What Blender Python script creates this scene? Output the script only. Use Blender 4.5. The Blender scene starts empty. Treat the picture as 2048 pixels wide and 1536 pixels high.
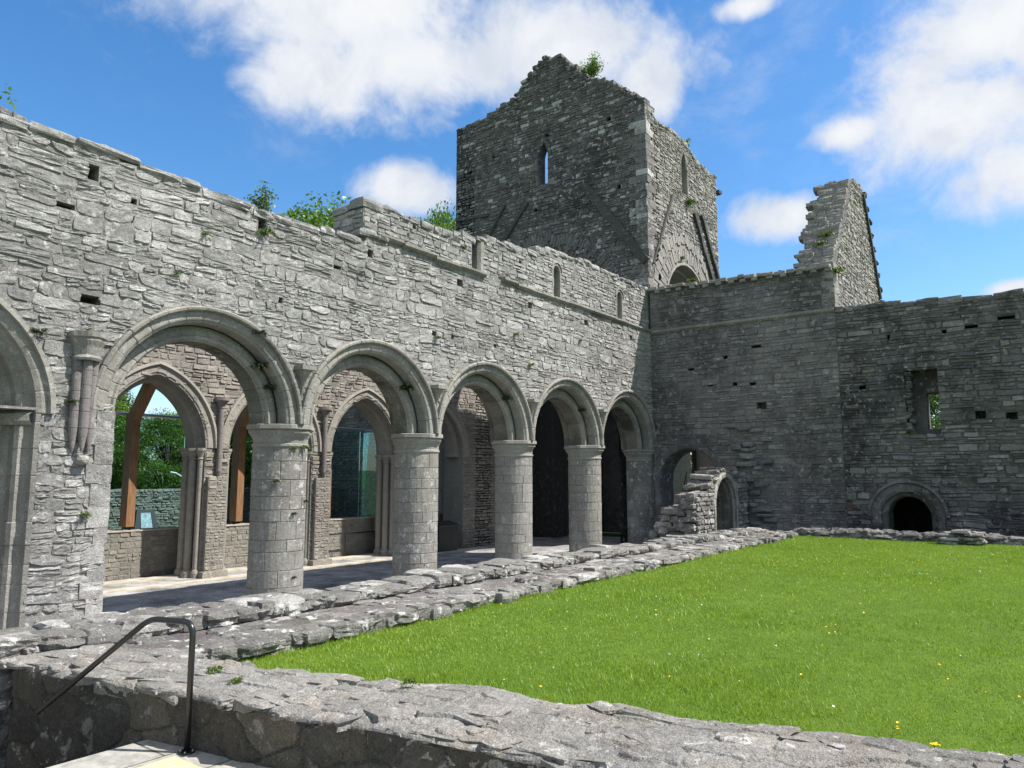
import bpy, math, random
import numpy as np
from mathutils import Vector, Matrix

# ------------------------------------------------------------------ camera, light, exposure
SC = bpy.context.scene
COL = SC.collection
R = math.radians
PSI, TH, EYE = R(37.06), R(7.28), 2.4
cam_d = bpy.data.cameras.new('camera')
cam_d.sensor_width = 36.0
cam_d.lens = 1479.0 / 2048.0 * 36.0
cam_d.clip_start, cam_d.clip_end = 0.05, 3000
cam = bpy.data.objects.new('camera', cam_d)
COL.objects.link(cam)
cam.location = (0, 0, EYE)
cam.rotation_euler = (R(90) + TH, 0, PSI - R(90))
SC.camera = cam

SUN_AZ_FROM_S, SUN_EL = R(31), R(53)          # sun stands to the right (+X) of the wall normal
SUNPOS = Vector((math.sin(SUN_AZ_FROM_S) * math.cos(SUN_EL), -math.cos(SUN_AZ_FROM_S) * math.cos(SUN_EL), math.sin(SUN_EL)))
sun_d = bpy.data.lights.new('sun', 'SUN')
sun_d.energy = 5.0
sun_d.angle = R(0.5)
sun_d.color = (1.0, 0.955, 0.89)
sun = bpy.data.objects.new('sun', sun_d)
COL.objects.link(sun)
sun.rotation_euler = (-SUNPOS).to_track_quat('-Z', 'Y').to_euler()

SC.view_settings.view_transform = 'Standard'
SC.view_settings.look = 'None'
SC.view_settings.gamma = 1.0
SC.view_settings.exposure = 0.80


class NT:
    """small helper that wires shader nodes"""
    def __init__(s, tree):
        s.t = tree; s.n = tree.nodes; s.l = tree.links
        s.n.clear()

    def node(s, typ, **kw):
        n = s.n.new(typ)
        for k, v in kw.items():
            setattr(n, k, v)
        return n

    def put(s, sock, v):
        if v is None: return
        if isinstance(v, bpy.types.NodeSocket): s.l.new(v, sock)
        else:
            if sock.type == 'RGBA' and len(v) == 3: v = (*v, 1)
            sock.default_value = v

    def math(s, op, a, b=None, c=None, clamp=False):
        n = s.node('ShaderNodeMath', operation=op, use_clamp=clamp)
        s.put(n.inputs[0], a); s.put(n.inputs[1], b); s.put(n.inputs[2], c)
        return n.outputs[0]

    def vmath(s, op, a, b=None):
        n = s.node('ShaderNodeVectorMath', operation=op)
        s.put(n.inputs[0], a)
        if b is not None: s.put(n.inputs[3 if op == 'SCALE' else 1], b)
        return n.outputs['Value'] if op in ('DOT_PRODUCT', 'LENGTH') else n.outputs[0]

    def noise(s, vec, scale, detail=4, rough=0.55, dist=0.0):
        n = s.node('ShaderNodeTexNoise')
        s.put(n.inputs['Vector'], vec)
        n.inputs['Scale'].default_value = scale
        n.inputs['Detail'].default_value = detail
        n.inputs['Roughness'].default_value = rough
        n.inputs['Distortion'].default_value = dist
        return n.outputs['Fac']

    def rng(s, v, a, b, c=0.0, d=1.0, smooth=True):
        n = s.node('ShaderNodeMapRange', interpolation_type='SMOOTHSTEP' if smooth else 'LINEAR')
        s.put(n.inputs[0], v)
        for i, x in enumerate((a, b, c, d)): n.inputs[1 + i].default_value = x
        return n.outputs[0]

    def mix(s, f, a, b, blend='MIX'):
        n = s.node('ShaderNodeMix', data_type='RGBA', blend_type=blend)
        s.put(n.inputs[0], f); s.put(n.inputs[6], a); s.put(n.inputs[7], b)
        return n.outputs[2]

    def attr(s, name):
        n = s.node('ShaderNodeAttribute', attribute_name=name)
        return n.outputs['Fac']

    def pos(s, sx=1, sy=1, sz=1):
        g = s.node('ShaderNodeNewGeometry')
        if (sx, sy, sz) == (1, 1, 1): return g.outputs['Position']
        return s.vmath('MULTIPLY', g.outputs['Position'], (sx, sy, sz))

    def normal_z(s):
        g = s.node('ShaderNodeNewGeometry')
        x = s.node('ShaderNodeSeparateXYZ')
        s.l.new(g.outputs['Normal'], x.inputs[0])
        return x.outputs[2]

    def bump(s, h, strength, dist):
        n = s.node('ShaderNodeBump')
        n.inputs['Strength'].default_value = strength
        n.inputs['Distance'].default_value = dist
        s.put(n.inputs['Height'], h)
        return n.outputs[0]

    def principled(s, col, rough=0.9, bump=None, spec=0.3, metal=0.0):
        b = s.node('ShaderNodeBsdfPrincipled')
        s.put(b.inputs['Base Color'], col); s.put(b.inputs['Roughness'], rough)
        b.inputs['Specular IOR Level'].default_value = spec
        b.inputs['Metallic'].default_value = metal
        if bump is not None: s.l.new(bump, b.inputs['Normal'])
        o = s.node('ShaderNodeOutputMaterial')
        s.l.new(b.outputs[0], o.inputs[0])
        return b


# ------------------------------------------------------------------ sky with clouds (by direction, at infinity)
world = bpy.data.worlds.new('World')
SC.world = world
world.use_nodes = True
w = NT(world.node_tree)
tc = w.node('ShaderNodeTexCoord')
DIR = tc.outputs['Generated']
sky = w.node('ShaderNodeTexSky', sky_type='NISHITA')
sky.sun_disc = False
sky.sun_elevation = SUN_EL
sky.sun_rotation = math.pi - SUN_AZ_FROM_S
sky.air_density, sky.dust_density, sky.ozone_density = 1.0, 0.6, 2.2
hs = w.node('ShaderNodeHueSaturation')
hs.inputs['Saturation'].default_value = 1.30
hs.inputs['Value'].default_value = 1.35
w.l.new(sky.outputs[0], hs.inputs['Color'])
CLOUDS = [  # direction, horizontal and vertical angular size
    ((0.535, 0.640, 0.552), 0.235, 0.066), ((0.523, 0.701, 0.484), 0.075, 0.050), ((0.618, 0.593, 0.516), 0.170, 0.066),
    ((0.698, 0.484, 0.528), 0.150, 0.070), ((0.784, 0.386, 0.485), 0.040, 0.036), ((0.655, 0.654, 0.372), 0.068, 0.027),
    ((0.911, 0.262, 0.322), 0.054, 0.026), ((0.883, 0.031, 0.468), 0.120, 0.072), ((0.914, 0.051, 0.403), 0.120, 0.062),
    ((0.943, 0.000, 0.332), 0.090, 0.052), ((0.896, 0.185, 0.404), 0.045, 0.020), ((0.799, 0.258, 0.543), 0.040, 0.013),
    ((0.977, 0.035, 0.209), 0.030, 0.010),
    ((-0.10, -0.60, 0.77), 0.60, 0.34), ((-0.7, -0.3, 0.55), 0.6, 0.26), ((-0.4, 0.72, 0.5), 0.4, 0.16), ((0.15, -0.9, 0.35), 0.45, 0.14),  # unseen clouds behind and overhead, enlarged to whiten the fill light
    ((-0.65, 0.4, 0.6), 0.5, 0.3), ((-0.85, 0.1, 0.3), 0.5, 0.15), ((-0.1, -0.95, 0.25), 0.4, 0.09), ((0.05, -0.1, 0.99), 0.3, 0.2),
]
m = None
for d, rx, ry in CLOUDS:
    d = Vector(d).normalized()
    a = Vector((d.y, -d.x, 0)).normalized()
    b = a.cross(d)
    da = w.vmath('DOT_PRODUCT', DIR, tuple(a / rx))
    db = w.vmath('DOT_PRODUCT', DIR, tuple(b / ry))
    dd = w.vmath('DOT_PRODUCT', DIR, tuple(d))
    r2 = w.math('ADD', w.math('MULTIPLY', da, da), w.math('MULTIPLY', db, db))
    v = w.math('SUBTRACT', 1.0, w.math('SQRT', r2))
    v = w.math('ADD', v, w.math('MULTIPLY', w.math('LESS_THAN', dd, 0.3), -9.0))
    m = v if m is None else w.math('SMOOTH_MAX', m, v, 0.25)
m = w.math('MAXIMUM', m, -1.2)
warp = w.node('ShaderNodeTexNoise'); warp.inputs['Scale'].default_value = 5.0; warp.inputs['Detail'].default_value = 3
w.l.new(DIR, warp.inputs['Vector'])
wv = w.vmath('ADD', DIR, w.vmath('SCALE', w.vmath('SUBTRACT', warp.outputs['Color'], (0.5, 0.5, 0.5)), 0.10))
n1 = w.noise(wv, 6.5, 9, 0.60)
n2 = w.noise(wv, 22.0, 6, 0.62)
dens = w.math('ADD', w.math('MULTIPLY', w.math('ADD', m, 0.22), 0.95), w.math('MULTIPLY', w.math('SUBTRACT', n1, 0.5), 2.1))
dens = w.math('ADD', dens, w.math('MULTIPLY', w.math('SUBTRACT', n2, 0.5), 1.0))
cover = w.rng(dens, -0.22, 0.70, 0.0, 0.97)
body = w.noise(wv, 9.0, 6, 0.55)
shade = w.rng(w.math('ADD', dens, w.math('MULTIPLY', body, 0.6)), 0.5, 1.5)
ccol = w.mix(shade, (5.0, 5.3, 5.9), (6.1, 6.15, 6.2))
ccol = w.mix(w.rng(body, 0.45, 0.7), ccol, (4.55, 4.9, 5.45))
wisp = w.rng(w.noise(w.vmath('MULTIPLY', wv, (1.0, 1.0, 2.0)), 4.2, 8, 0.66), 0.50, 0.80, 0.0, 0.30)
cover = w.math('MAXIMUM', cover, wisp)
skyc = w.mix(cover, hs.outputs[0], ccol)
bg = w.node('ShaderNodeBackground')
bg.inputs['Strength'].default_value = 0.09
w.l.new(skyc, bg.inputs['Color'])
wo = w.node('ShaderNodeOutputWorld')
w.l.new(bg.outputs[0], wo.inputs[0])


# ------------------------------------------------------------------ mesh helpers
rs = np.random.RandomState(11)
random.seed(5)


class MB:
    """collects vertices, quads and triangles, then links them as one mesh object"""
    def __init__(s):
        s.v, s.t, s.mo, s.q, s.tr, s.n = [], [], [], [], [], 0

    def add(s, v, quads=None, tris=None, tone=0.5, mort=0.0):
        v = np.asarray(v, float).reshape(-1, 3)
        k = len(v)
        s.v.append(v)
        s.t.append(np.broadcast_to(np.asarray(tone, float), (k,)).copy())
        s.mo.append(np.broadcast_to(np.asarray(mort, float), (k,)).copy())
        if quads is not None and len(quads): s.q.append(np.asarray(quads, int).reshape(-1, 4) + s.n)
        if tris is not None and len(tris): s.tr.append(np.asarray(tris, int).reshape(-1, 3) + s.n)
        s.n += k

    def build(s, name, mat, parent=None, smooth=False):
        V = np.concatenate(s.v) if s.v else np.zeros((0, 3))
        off = np.zeros(3)
        if parent is not None: off = np.array(ORIGIN.get(parent.name, (0, 0, 0)))
        V = V - off
        Q = np.concatenate(s.q) if s.q else np.zeros((0, 4), int)
        T = np.concatenate(s.tr) if s.tr else np.zeros((0, 3), int)
        me = bpy.data.meshes.new(name)
        me.vertices.add(len(V)); me.vertices.foreach_set('co', V.astype(np.float32).ravel())
        L = np.concatenate([Q.ravel(), T.ravel()])
        me.loops.add(len(L)); me.loops.foreach_set('vertex_index', L.astype(np.int32))
        P = len(Q) + len(T)
        st = np.concatenate([np.arange(len(Q)) * 4, len(Q) * 4 + np.arange(len(T)) * 3])
        me.polygons.add(P); me.polygons.foreach_set('loop_start', st.astype(np.int32))
        me.polygons.foreach_set('use_smooth', np.full(P, smooth))
        a = me.attributes.new('tone', 'FLOAT', 'POINT'); a.data.foreach_set('value', np.concatenate(s.t).astype(np.float32))
        a = me.attributes.new('mort', 'FLOAT', 'POINT'); a.data.foreach_set('value', np.concatenate(s.mo).astype(np.float32))
        me.update(calc_edges=True)
        me.materials.append(mat)
        o = bpy.data.objects.new(name, me)
        COL.objects.link(o)
        if parent is not None:
            o.parent = parent
            if parent.type == 'MESH': ORIGIN[o.name] = tuple(off)
            else: ORIGIN[o.name] = tuple(off)
        else:
            ORIGIN[o.name] = (0, 0, 0)
        return o


ORIGIN = {}


def thing(name, label, cat, loc=(0, 0, 0), group=None):
    o = bpy.data.objects.new(name, None)
    o.empty_display_size = 0.3
    COL.objects.link(o)
    o.location = loc
    ORIGIN[o.name] = tuple(loc)
    o['label'] = label; o['category'] = cat
    if group: o['group'] = group
    return o


def tag(o, label=None, cat=None, group=None, kind=None):
    if label: o['label'] = label
    if cat: o['category'] = cat
    if group: o['group'] = group
    if kind: o['kind'] = kind
    return o


def vnoise(x, y, seed=0):
    """smooth 2-D value noise, -1..1"""
    x = np.asarray(x, float); y = np.asarray(y, float)
    xi = np.floor(x).astype(np.int64); yi = np.floor(y).astype(np.int64)
    fx = x - xi; fy = y - yi
    fx = fx * fx * (3 - 2 * fx); fy = fy * fy * (3 - 2 * fy)
    def h(i, j):
        n = (i * 374761393 + j * 668265263 + seed * 974634777) & 0x7fffffff
        n = ((n ^ (n >> 13)) * 1274126177) & 0x7fffffff
        n = n ^ (n >> 16)
        return (n % 100003) / 50001.5 - 1
    return (h(xi, yi) * (1 - fx) + h(xi + 1, yi) * fx) * (1 - fy) + (h(xi, yi + 1) * (1 - fx) + h(xi + 1, yi + 1) * fx) * fy


def fbm(x, y, seed=0, o=4):
    r = 0; a = 0.5
    for i in range(o):
        r = r + a * vnoise(x * 2 ** i, y * 2 ** i, seed + i * 17); a *= 0.5
    return r


def lin(pts):
    P = np.array(pts, float)
    o = np.argsort(P[:, 0])
    P = P[o]
    return lambda u: np.interp(u, P[:, 0], P[:, 1])


# ---- openings
class Op:
    """an opening in a wall, in wall coordinates; kind: rect, round, pointed"""
    def __init__(s, c, r, zb, zs, kind='round', e=0.0):
        s.c, s.r, s.zb, s.zs, s.kind, s.e = c, r, zb, zs, kind, e
        s.u0, s.u1 = c - r, c + r

    def zt(s, u):
        u = np.asarray(u, float)
        if s.kind == 'rect': return s.zs + 0 * u
        if s.kind == 'round': return s.zs + np.sqrt(np.maximum(s.r ** 2 - (u - s.c) ** 2, 0))
        Rr = s.r + s.e
        d = np.abs(u - s.c) + s.e
        return s.zs + np.sqrt(np.maximum(Rr ** 2 - d ** 2, 0))

    def inside(s, u, v, g=0.0):
        return (u > s.u0 - g) & (u < s.u1 + g) & (v > s.zb - g) & (v < s.zt(np.clip(u, s.u0, s.u1)) + g)


def slab(mb, u0, u1, top, ops, mapf, d0=0.0, d1=-1.2, base=0.0, step=0.35, tone=0.45, mort=1.0, du_arch=0.09):
    us = list(np.arange(u0, u1, step)) + [u1]
    for o in ops:
        us += [o.u0, o.u1]
        if o.kind != 'rect':
            n = max(4, int((o.u1 - o.u0) / du_arch))
            us += list(o.c - o.r * np.cos(np.linspace(0, math.pi, n)))
    us = np.unique(np.round(np.clip(us, u0, u1), 4))
    V, Qd = [], []
    def quad(p):
        k = len(V)
        V.extend(p); Qd.append((k, k + 1, k + 2, k + 3))
    for a, b in zip(us[:-1], us[1:]):
        mid = (a + b) / 2
        ta, tb = float(top(a)), float(top(b))
        cur = (base, base)
        act = sorted([o for o in ops if o.u0 <= mid <= o.u1], key=lambda o: o.zb)
        ivs = []
        for o in act:
            if o.zb > cur[0] + 1e-6: ivs.append((cur, (o.zb, o.zb)))
            cur = (float(o.zt(a)), float(o.zt(b)))
        if (ta + tb) > (cur[0] + cur[1]): ivs.append((cur, (max(ta, cur[0]), max(tb, cur[1]))))
        for (l0, l1), (h0, h1) in ivs:
            quad([(a, l0, d0), (b, l1, d0), (b, h1, d0), (a, h0, d0)])
            quad([(b, l1, d1), (a, l0, d1), (a, h0, d1), (b, h1, d1)])
            quad([(a, h0, d0), (b, h1, d0), (b, h1, d1), (a, h0, d1)])
            if l0 > base + 1e-6: quad([(b, l1, d0), (a, l0, d0), (a, l0, d1), (b, l1, d1)])
    for o in ops:
        for u in (o.u0, o.u1):
            if u0 < u < u1:
                zt = min(float(o.zt(u)), float(top(u)))
                quad([(u, o.zb, d0), (u, o.zb, d1), (u, zt, d1), (u, zt, d0)])
    for u in (u0, u1): quad([(u, base, d0), (u, base, d1), (u, float(top(u)), d1), (u, float(top(u)), d0)])
    V = np.array(V)
    mb.add(mapf(V[:, 0], V[:, 1], V[:, 2]), Qd, tone=tone, mort=mort)


def courses(u0, u1, top, ops, base, h=(0.08, 0.22), l=(0.18, 0.6), split=0.25, gap=0.0, seed=1, hole=None, wav=0.0):
    """rows of stones that keep clear of the openings: array of u0,u1,v0,v1"""
    rr = np.random.RandomState(seed)
    ug = np.arange(u0, u1 + 0.001, 0.02)
    tg = top(ug)
    v = base; out = []
    vmax = float(np.max(tg))
    while v < vmax:
        hh = rr.uniform(*h) if rr.rand() < 0.75 else rr.uniform(h[0], (h[0] + h[1]) / 2)
        vm = v + hh / 2
        ok = tg > vm
        for o in ops: ok &= ~(o.inside(ug, vm, gap) | o.inside(ug, v + 0.02, gap) | o.inside(ug, v + hh - 0.02, gap))
        idx = np.flatnonzero(ok)
        if len(idx):
            runs = np.split(idx, np.flatnonzero(np.diff(idx) > 1) + 1)
            for r in runs:
                a, b = ug[r[0]], ug[r[-1]]
                if b - a < 0.05: continue
                x = a
                while x < b - 0.02:
                    L = rr.uniform(*l) if rr.rand() < 0.6 else rr.uniform(l[0], (l[0] + l[1]) / 2)
                    L *= 0.8 + 0.4 * (hh - h[0]) / max(h[1] - h[0], 1e-3)
                    if b - (x + L) < l[0] * 0.7: L = b - x
                    if rr.rand() < split and hh > h[0] * 1.5:
                        f = rr.uniform(0.35, 0.65)
                        out.append((x, x + L, v, v + hh * f))
                        if rr.rand() < 0.4 and L > 0.35:
                            g = rr.uniform(0.35, 0.65)
                            out.append((x, x + L * g, v + hh * f, v + hh)); out.append((x + L * g, x + L, v + hh * f, v + hh))
                        else: out.append((x, x + L, v + hh * f, v + hh))
                    else: out.append((x, x + L, v, v + hh))
                    x += L
        v += hh
    return np.array(out)


def stones(mb, rects, mapf, depth=(0.02, 0.06), gap=0.012, nx=5, ny=4, jit=0.016, rough=0.010, bevel=0.02, warp=0.0, seed=3, tone=(0.0, 1.0), tilt=0.02, wseed=5, back=-0.02, rnd=0.12):
    if len(rects) == 0: return
    rr = np.random.RandomState(seed)
    N = len(rects)
    U0, U1, V0, V1 = [rects[:, i][:, None] for i in range(4)]
    W, H = U1 - U0, V1 - V0
    def axis(n, L, lo):
        bv = np.minimum(bevel, L * 0.25)
        cols = [np.zeros_like(L)]
        for i in range(n - 2):
            f = i / max(n - 3, 1)
            cols.append(bv + (L - 2 * bv) * f)
        cols.append(L.copy())
        A = np.concatenate(cols, 1)
        g = np.minimum(gap / 2, L * 0.15)
        A = g + A * (L - 2 * g) / L
        return lo + A, A / L
    AU, S = axis(nx, W, U0)
    AV, T = axis(ny, H, V0)
    u = np.repeat(AU[:, None, :], ny, 1); v = np.repeat(AV[:, :, None], nx, 2)
    s = np.repeat(S[:, None, :], ny, 1); t = np.repeat(T[:, :, None], nx, 2)
    jj = np.minimum(jit, 0.22 * np.minimum(W, H))[:, :, None]
    def bil():
        c = rr.uniform(-1, 1, (4, N, 1, 1))
        return (c[0] * (1 - s) * (1 - t) + c[1] * s * (1 - t) + c[2] * (1 - s) * t + c[3] * s * t) * jj
    u = u + bil() + rr.uniform(-0.3, 0.3, u.shape) * jj; v = v + bil() + rr.uniform(-0.25, 0.25, u.shape) * jj
    if rnd > 0:                       # round the corners of each stone a little
        sc, tc_ = 2 * s - 1, 2 * t - 1
        cm = (rr.uniform(0.2, 1.0, (N, 1, 1)) * rnd) * np.minimum(W, H)[:, :, None]
        u = u - sc * tc_ ** 4 * cm; v = v - tc_ * sc ** 4 * cm
    if warp:
        v = v + warp * 0.5 * fbm(u * 1.7, v * 1.3, wseed + 9, 2)
        v = v + warp * fbm(u * 0.55, v * 0.45, wseed, 3) * 2
        u = u + warp * 0.5 * fbm(u * 0.7 + 40, v * 0.7, wseed + 3, 2) * 2
    d = rr.uniform(depth[0], depth[1], (N, 1, 1)) * np.ones_like(u)
    d = d + rr.normal(0, tilt, (N, 1, 1)) * (s - 0.5) + rr.normal(0, tilt, (N, 1, 1)) * (t - 0.5)
    d = d + rr.normal(0, 1, u.shape) * rough
    ring = np.zeros((ny, nx), bool); ring[0] = ring[-1] = True; ring[:, 0] = ring[:, -1] = True
    d = np.maximum(d, 0.004)
    for a in (1, ny - 2):
        for b in (1, nx - 2): d[:, a, b] *= 0.85
    d[:, ring] = back
    P = mapf(u.ravel(), v.ravel(), d.ravel())
    g = np.arange(ny * nx).reshape(ny, nx)
    q = np.stack([g[:-1, :-1], g[:-1, 1:], g[1:, 1:], g[1:, :-1]], -1).reshape(-1, 4)
    Q = (q[None] + (np.arange(N) * nx * ny)[:, None, None]).reshape(-1, 4)
    tn = np.repeat(rr.uniform(tone[0], tone[1], N), nx * ny)
    mb.add(P, Q, tone=tn)


def cube_template(n=4):
    g = np.linspace(-1, 1, n)
    V, idx, Q = [], {}, []
    def vid(p):
        k = tuple(np.round(p, 4))
        if k not in idx: idx[k] = len(V); V.append(p)
        return idx[k]
    for ax in range(3):
        for sgn in (-1, 1):
            for i in range(n - 1):
                for j in range(n - 1):
                    c = []
                    for a, b in ((i, j), (i + 1, j), (i + 1, j + 1), (i, j + 1)):
                        p = np.zeros(3); p[ax] = sgn; p[(ax + 1) % 3] = g[a]; p[(ax + 2) % 3] = g[b]
                        c.append(vid(p))
                    Q.append(c if sgn > 0 else c[::-1])
    return np.array(V), np.array(Q)


CT, CQ = cube_template(5)


def rocks(mb, C, Hs, rz=None, tilt=0.05, rnd=0.3, rough=0.07, seed=1, tone=(0, 1)):
    C = np.asarray(C, float).reshape(-1, 3); Hs = np.asarray(Hs, float).reshape(-1, 3)
    N = len(C); rr = np.random.RandomState(seed)
    S = CT / np.linalg.norm(CT, axis=1)[:, None] * 1.15
    P = np.repeat(((1 - rnd) * CT + rnd * S)[None], N, 0)
    for i in range(4):
        k = rr.normal(0, 1.1 + 0.9 * i, (N, 3)); ph = rr.uniform(0, 6.28, (N, 1))
        P = P + (np.sin(np.einsum('nvk,nk->nv', np.repeat(CT[None], N, 0), k) + ph) * rough / (1 + 0.5 * i))[:, :, None] * S[None]
    P = P * Hs[:, None, :]
    tx, ty = rr.normal(0, tilt, (2, N, 1))
    P[:, :, 2] += P[:, :, 0] * tx + P[:, :, 1] * ty
    a = (np.zeros(N) if rz is None else np.broadcast_to(rz, (N,))) + rr.normal(0, 0.06, N)
    c, s_ = np.cos(a)[:, None], np.sin(a)[:, None]
    x = P[:, :, 0] * c - P[:, :, 1] * s_; y = P[:, :, 0] * s_ + P[:, :, 1] * c
    P = np.stack([x, y, P[:, :, 2]], -1) + C[:, None, :]
    Q = (CQ[None] + (np.arange(N) * len(CT))[:, None, None]).reshape(-1, 4)
    mb.add(P.reshape(-1, 3), Q, tone=np.repeat(rr.uniform(tone[0], tone[1], N), len(CT)))


def cap(mb, u0, u1, top, mapf, T, along, l=(0.25, 0.7), h=(0.05, 0.13), seed=1, over=0.03, keep=1.0, drop=0.03, tone=(0, 1)):
    """rough blocks that finish the ragged top of a wall; along: angle of the wall's length"""
    rr = np.random.RandomState(seed)
    C, Hs = [], []
    for row in range(2):
        u = u0
        while u < u1:
            L = rr.uniform(*l)
            if rr.rand() < keep:
                hh = rr.uniform(*h)
                dpt = -T * (0.25 + 0.5 * row)
                p = mapf(np.array([u + L / 2]), np.array([float(top(u + L / 2)) + hh * 0.5 - drop]), np.array([dpt + over * (1 - row)]))[0]
                C.append(p); Hs.append((L * 0.5, T * 0.27, hh))
            u += L
    if C: rocks(mb, C, Hs, rz=along, tilt=0.04, rnd=0.22, rough=0.06, seed=seed, tone=tone)


def box(mb, x0, x1, y0, y1, z0, z1, tone=0.5, mort=0.0):
    v = [(x, y, z) for z in (z0, z1) for y in (y0, y1) for x in (x0, x1)]
    mb.add(v, [(0, 2, 3, 1), (4, 5, 7, 6), (0, 1, 5, 4), (2, 6, 7, 3), (0, 4, 6, 2), (1, 3, 7, 5)], tone=tone, mort=mort)


def obox(mb, p0, p1, wx, wz, tone=0.5, side=None):
    """bar of rectangular section between two points"""
    p0, p1 = Vector(p0), Vector(p1)
    d = (p1 - p0).normalized()
    s = Vector(side).normalized() if side else d.cross(Vector((0, 0, 1))).normalized()
    t = s.cross(d).normalized()
    v = [tuple(p + s * (a * wx / 2) + t * (b * wz / 2)) for p in (p0, p1) for a, b in ((-1, -1), (1, -1), (1, 1), (-1, 1))]
    mb.add(v, [(0, 1, 2, 3), (7, 6, 5, 4), (0, 4, 5, 1), (1, 5, 6, 2), (2, 6, 7, 3), (3, 7, 4, 0)], tone=tone)


def tube(mb, pts, rad, n=10, tone=0.5):
    P = [Vector(p) for p in pts]
    k = len(P)
    rad = [rad] * k if np.isscalar(rad) else rad
    V, Q = [], []
    up = None
    for i, p in enumerate(P):
        d = (P[min(i + 1, k - 1)] - P[max(i - 1, 0)]).normalized()
        if up is None:
            up = Vector((0, 0, 1)) if abs(d.z) < 0.9 else Vector((1, 0, 0))
        s = d.cross(up).normalized(); up = s.cross(d).normalized()
        for j in range(n):
            a = 2 * math.pi * j / n
            V.append(tuple(p + (s * math.cos(a) + up * math.sin(a)) * rad[i]))
    for i in range(k - 1):
        for j in range(n): Q.append((i * n + j, i * n + (j + 1) % n, (i + 1) * n + (j + 1) % n, (i + 1) * n + j))
    V.append(tuple(P[0])); V.append(tuple(P[-1]))
    T = [(len(V) - 2, (j + 1) % n, j) for j in range(n)] + [(len(V) - 1, (k - 1) * n + j, (k - 1) * n + (j + 1) % n) for j in range(n)]
    mb.add(V, Q, T, tone=tone)


def lathe(mb, cx, cy, prof, n=40, tone=0.5, sq=None, a0=0, a1=2 * math.pi, seed=0, wob=0.0):
    """prof: list of (r,z) or (r,z,k): k=1 gives a square plan with cut corners"""
    V, Q = [], []
    A = np.linspace(a0, a1, n + 1)
    for p in prof:
        r, z = p[0], p[1]; k = p[2] if len(p) > 2 else 0
        c, s = np.cos(A), np.sin(A)
        oc = 1 / np.maximum(np.maximum(np.abs(c), np.abs(s)), (np.abs(c) + np.abs(s)) / 1.30)
        rr_ = r * ((1 - k) + k * oc) * (1 + wob * vnoise(A * 3 + seed, A * 0 + z * 9, seed))
        for x, y in zip(cx + rr_ * c, cy + rr_ * s): V.append((x, y, z))
    m_ = n + 1
    for i in range(len(prof) - 1):
        for j in range(n): Q.append((i * m_ + j, i * m_ + j + 1, (i + 1) * m_ + j + 1, (i + 1) * m_ + j))
    mb.add(V, Q, tone=tone)


def arch_pt(t, r, c, s, e):
    Rr = r + e
    ap = math.acos(-e / Rr) if e > 0 else math.pi / 2
    if t <= 0.5:
        a = math.pi + (ap - math.pi) * (t / 0.5)
        return c + e + Rr * math.cos(a), s + Rr * math.sin(a)
    u, z = arch_pt(1 - t, r, c, s, e)
    return 2 * c - u, z


def arch_ring(mb, c, s, prof, mapf, e=0.0, nv=15, sub=3, groove=0.004, legs=0.0, seed=0, t0=0.0, t1=1.0, jit=0.003, tone=(0.2, 0.8)):
    """voussoir arch: prof is a list of (radius, depth) swept along the arch, with a joint between stones"""
    rr = np.random.RandomState(seed + 77)
    prof = np.array(prof, float)
    K = len(prof)
    d = np.gradient(prof, axis=0)
    nrm = np.stack([d[:, 1], -d[:, 0]], 1)
    nrm /= np.maximum(np.linalg.norm(nrm, axis=1)[:, None], 1e-6)
    rows = []
    eps = 0.05
    for i in range(nv):
        off = rr.normal(0, jit); tn = rr.uniform(*tone)
        for k in range(sub + 2):
            f = [0.0] + list(np.linspace(eps, 1 - eps, sub)) + [1.0]
            t = t0 + (t1 - t0) * (i + f[k]) / nv
            rows.append((t, -groove if k in (0, sub + 1) else off, tn))
    V, TN, Q = [], [], []
    for t, o, tn in rows:
        pr = prof + nrm * o
        for r, dp in pr:
            u, z = arch_pt(t, r, c, s, e)
            V.append((u, z, dp)); TN.append(tn)
    for i in range(len(rows) - 1):
        for j in range(K - 1): Q.append((i * K + j, i * K + j + 1, (i + 1) * K + j + 1, (i + 1) * K + j))
    V = np.array(V)
    mb.add(mapf(V[:, 0], V[:, 1], V[:, 2]), Q, tone=np.array(TN))


def jamb(mb, c, side, z0, z1, prof, mapf, h=(0.22, 0.42), seed=0, groove=0.007):
    """the same profile carried down as a straight jamb; side -1 or 1"""
    rr = np.random.RandomState(seed)
    prof = np.array(prof, float); K = len(prof)
    d = np.gradient(prof, axis=0)
    nrm = np.stack([d[:, 1], -d[:, 0]], 1); nrm /= np.maximum(np.linalg.norm(nrm, axis=1)[:, None], 1e-6)
    z = z0; V, TN, Q = [], [], []; rows = 0
    while z < z1 - 0.01:
        zz = min(z + rr.uniform(*h), z1)
        if z1 - zz < 0.1: zz = z1
        tn = rr.uniform(0.2, 0.8); off = rr.normal(0, 0.004)
        for zc, o in ((z, -groove), (z + 0.012, off), (zz - 0.012, off), (zz, -groove)):
            for r, dp in prof + nrm * o: V.append((c + side * r, zc, dp)); TN.append(tn)
            rows += 1
        z = zz
    for i in range(rows - 1):
        for j in range(K - 1): Q.append((i * K + j, i * K + j + 1, (i + 1) * K + j + 1, (i + 1) * K + j))
    V = np.array(V)
    mb.add(mapf(V[:, 0], V[:, 1], V[:, 2]), Q, tone=np.array(TN))


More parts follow.
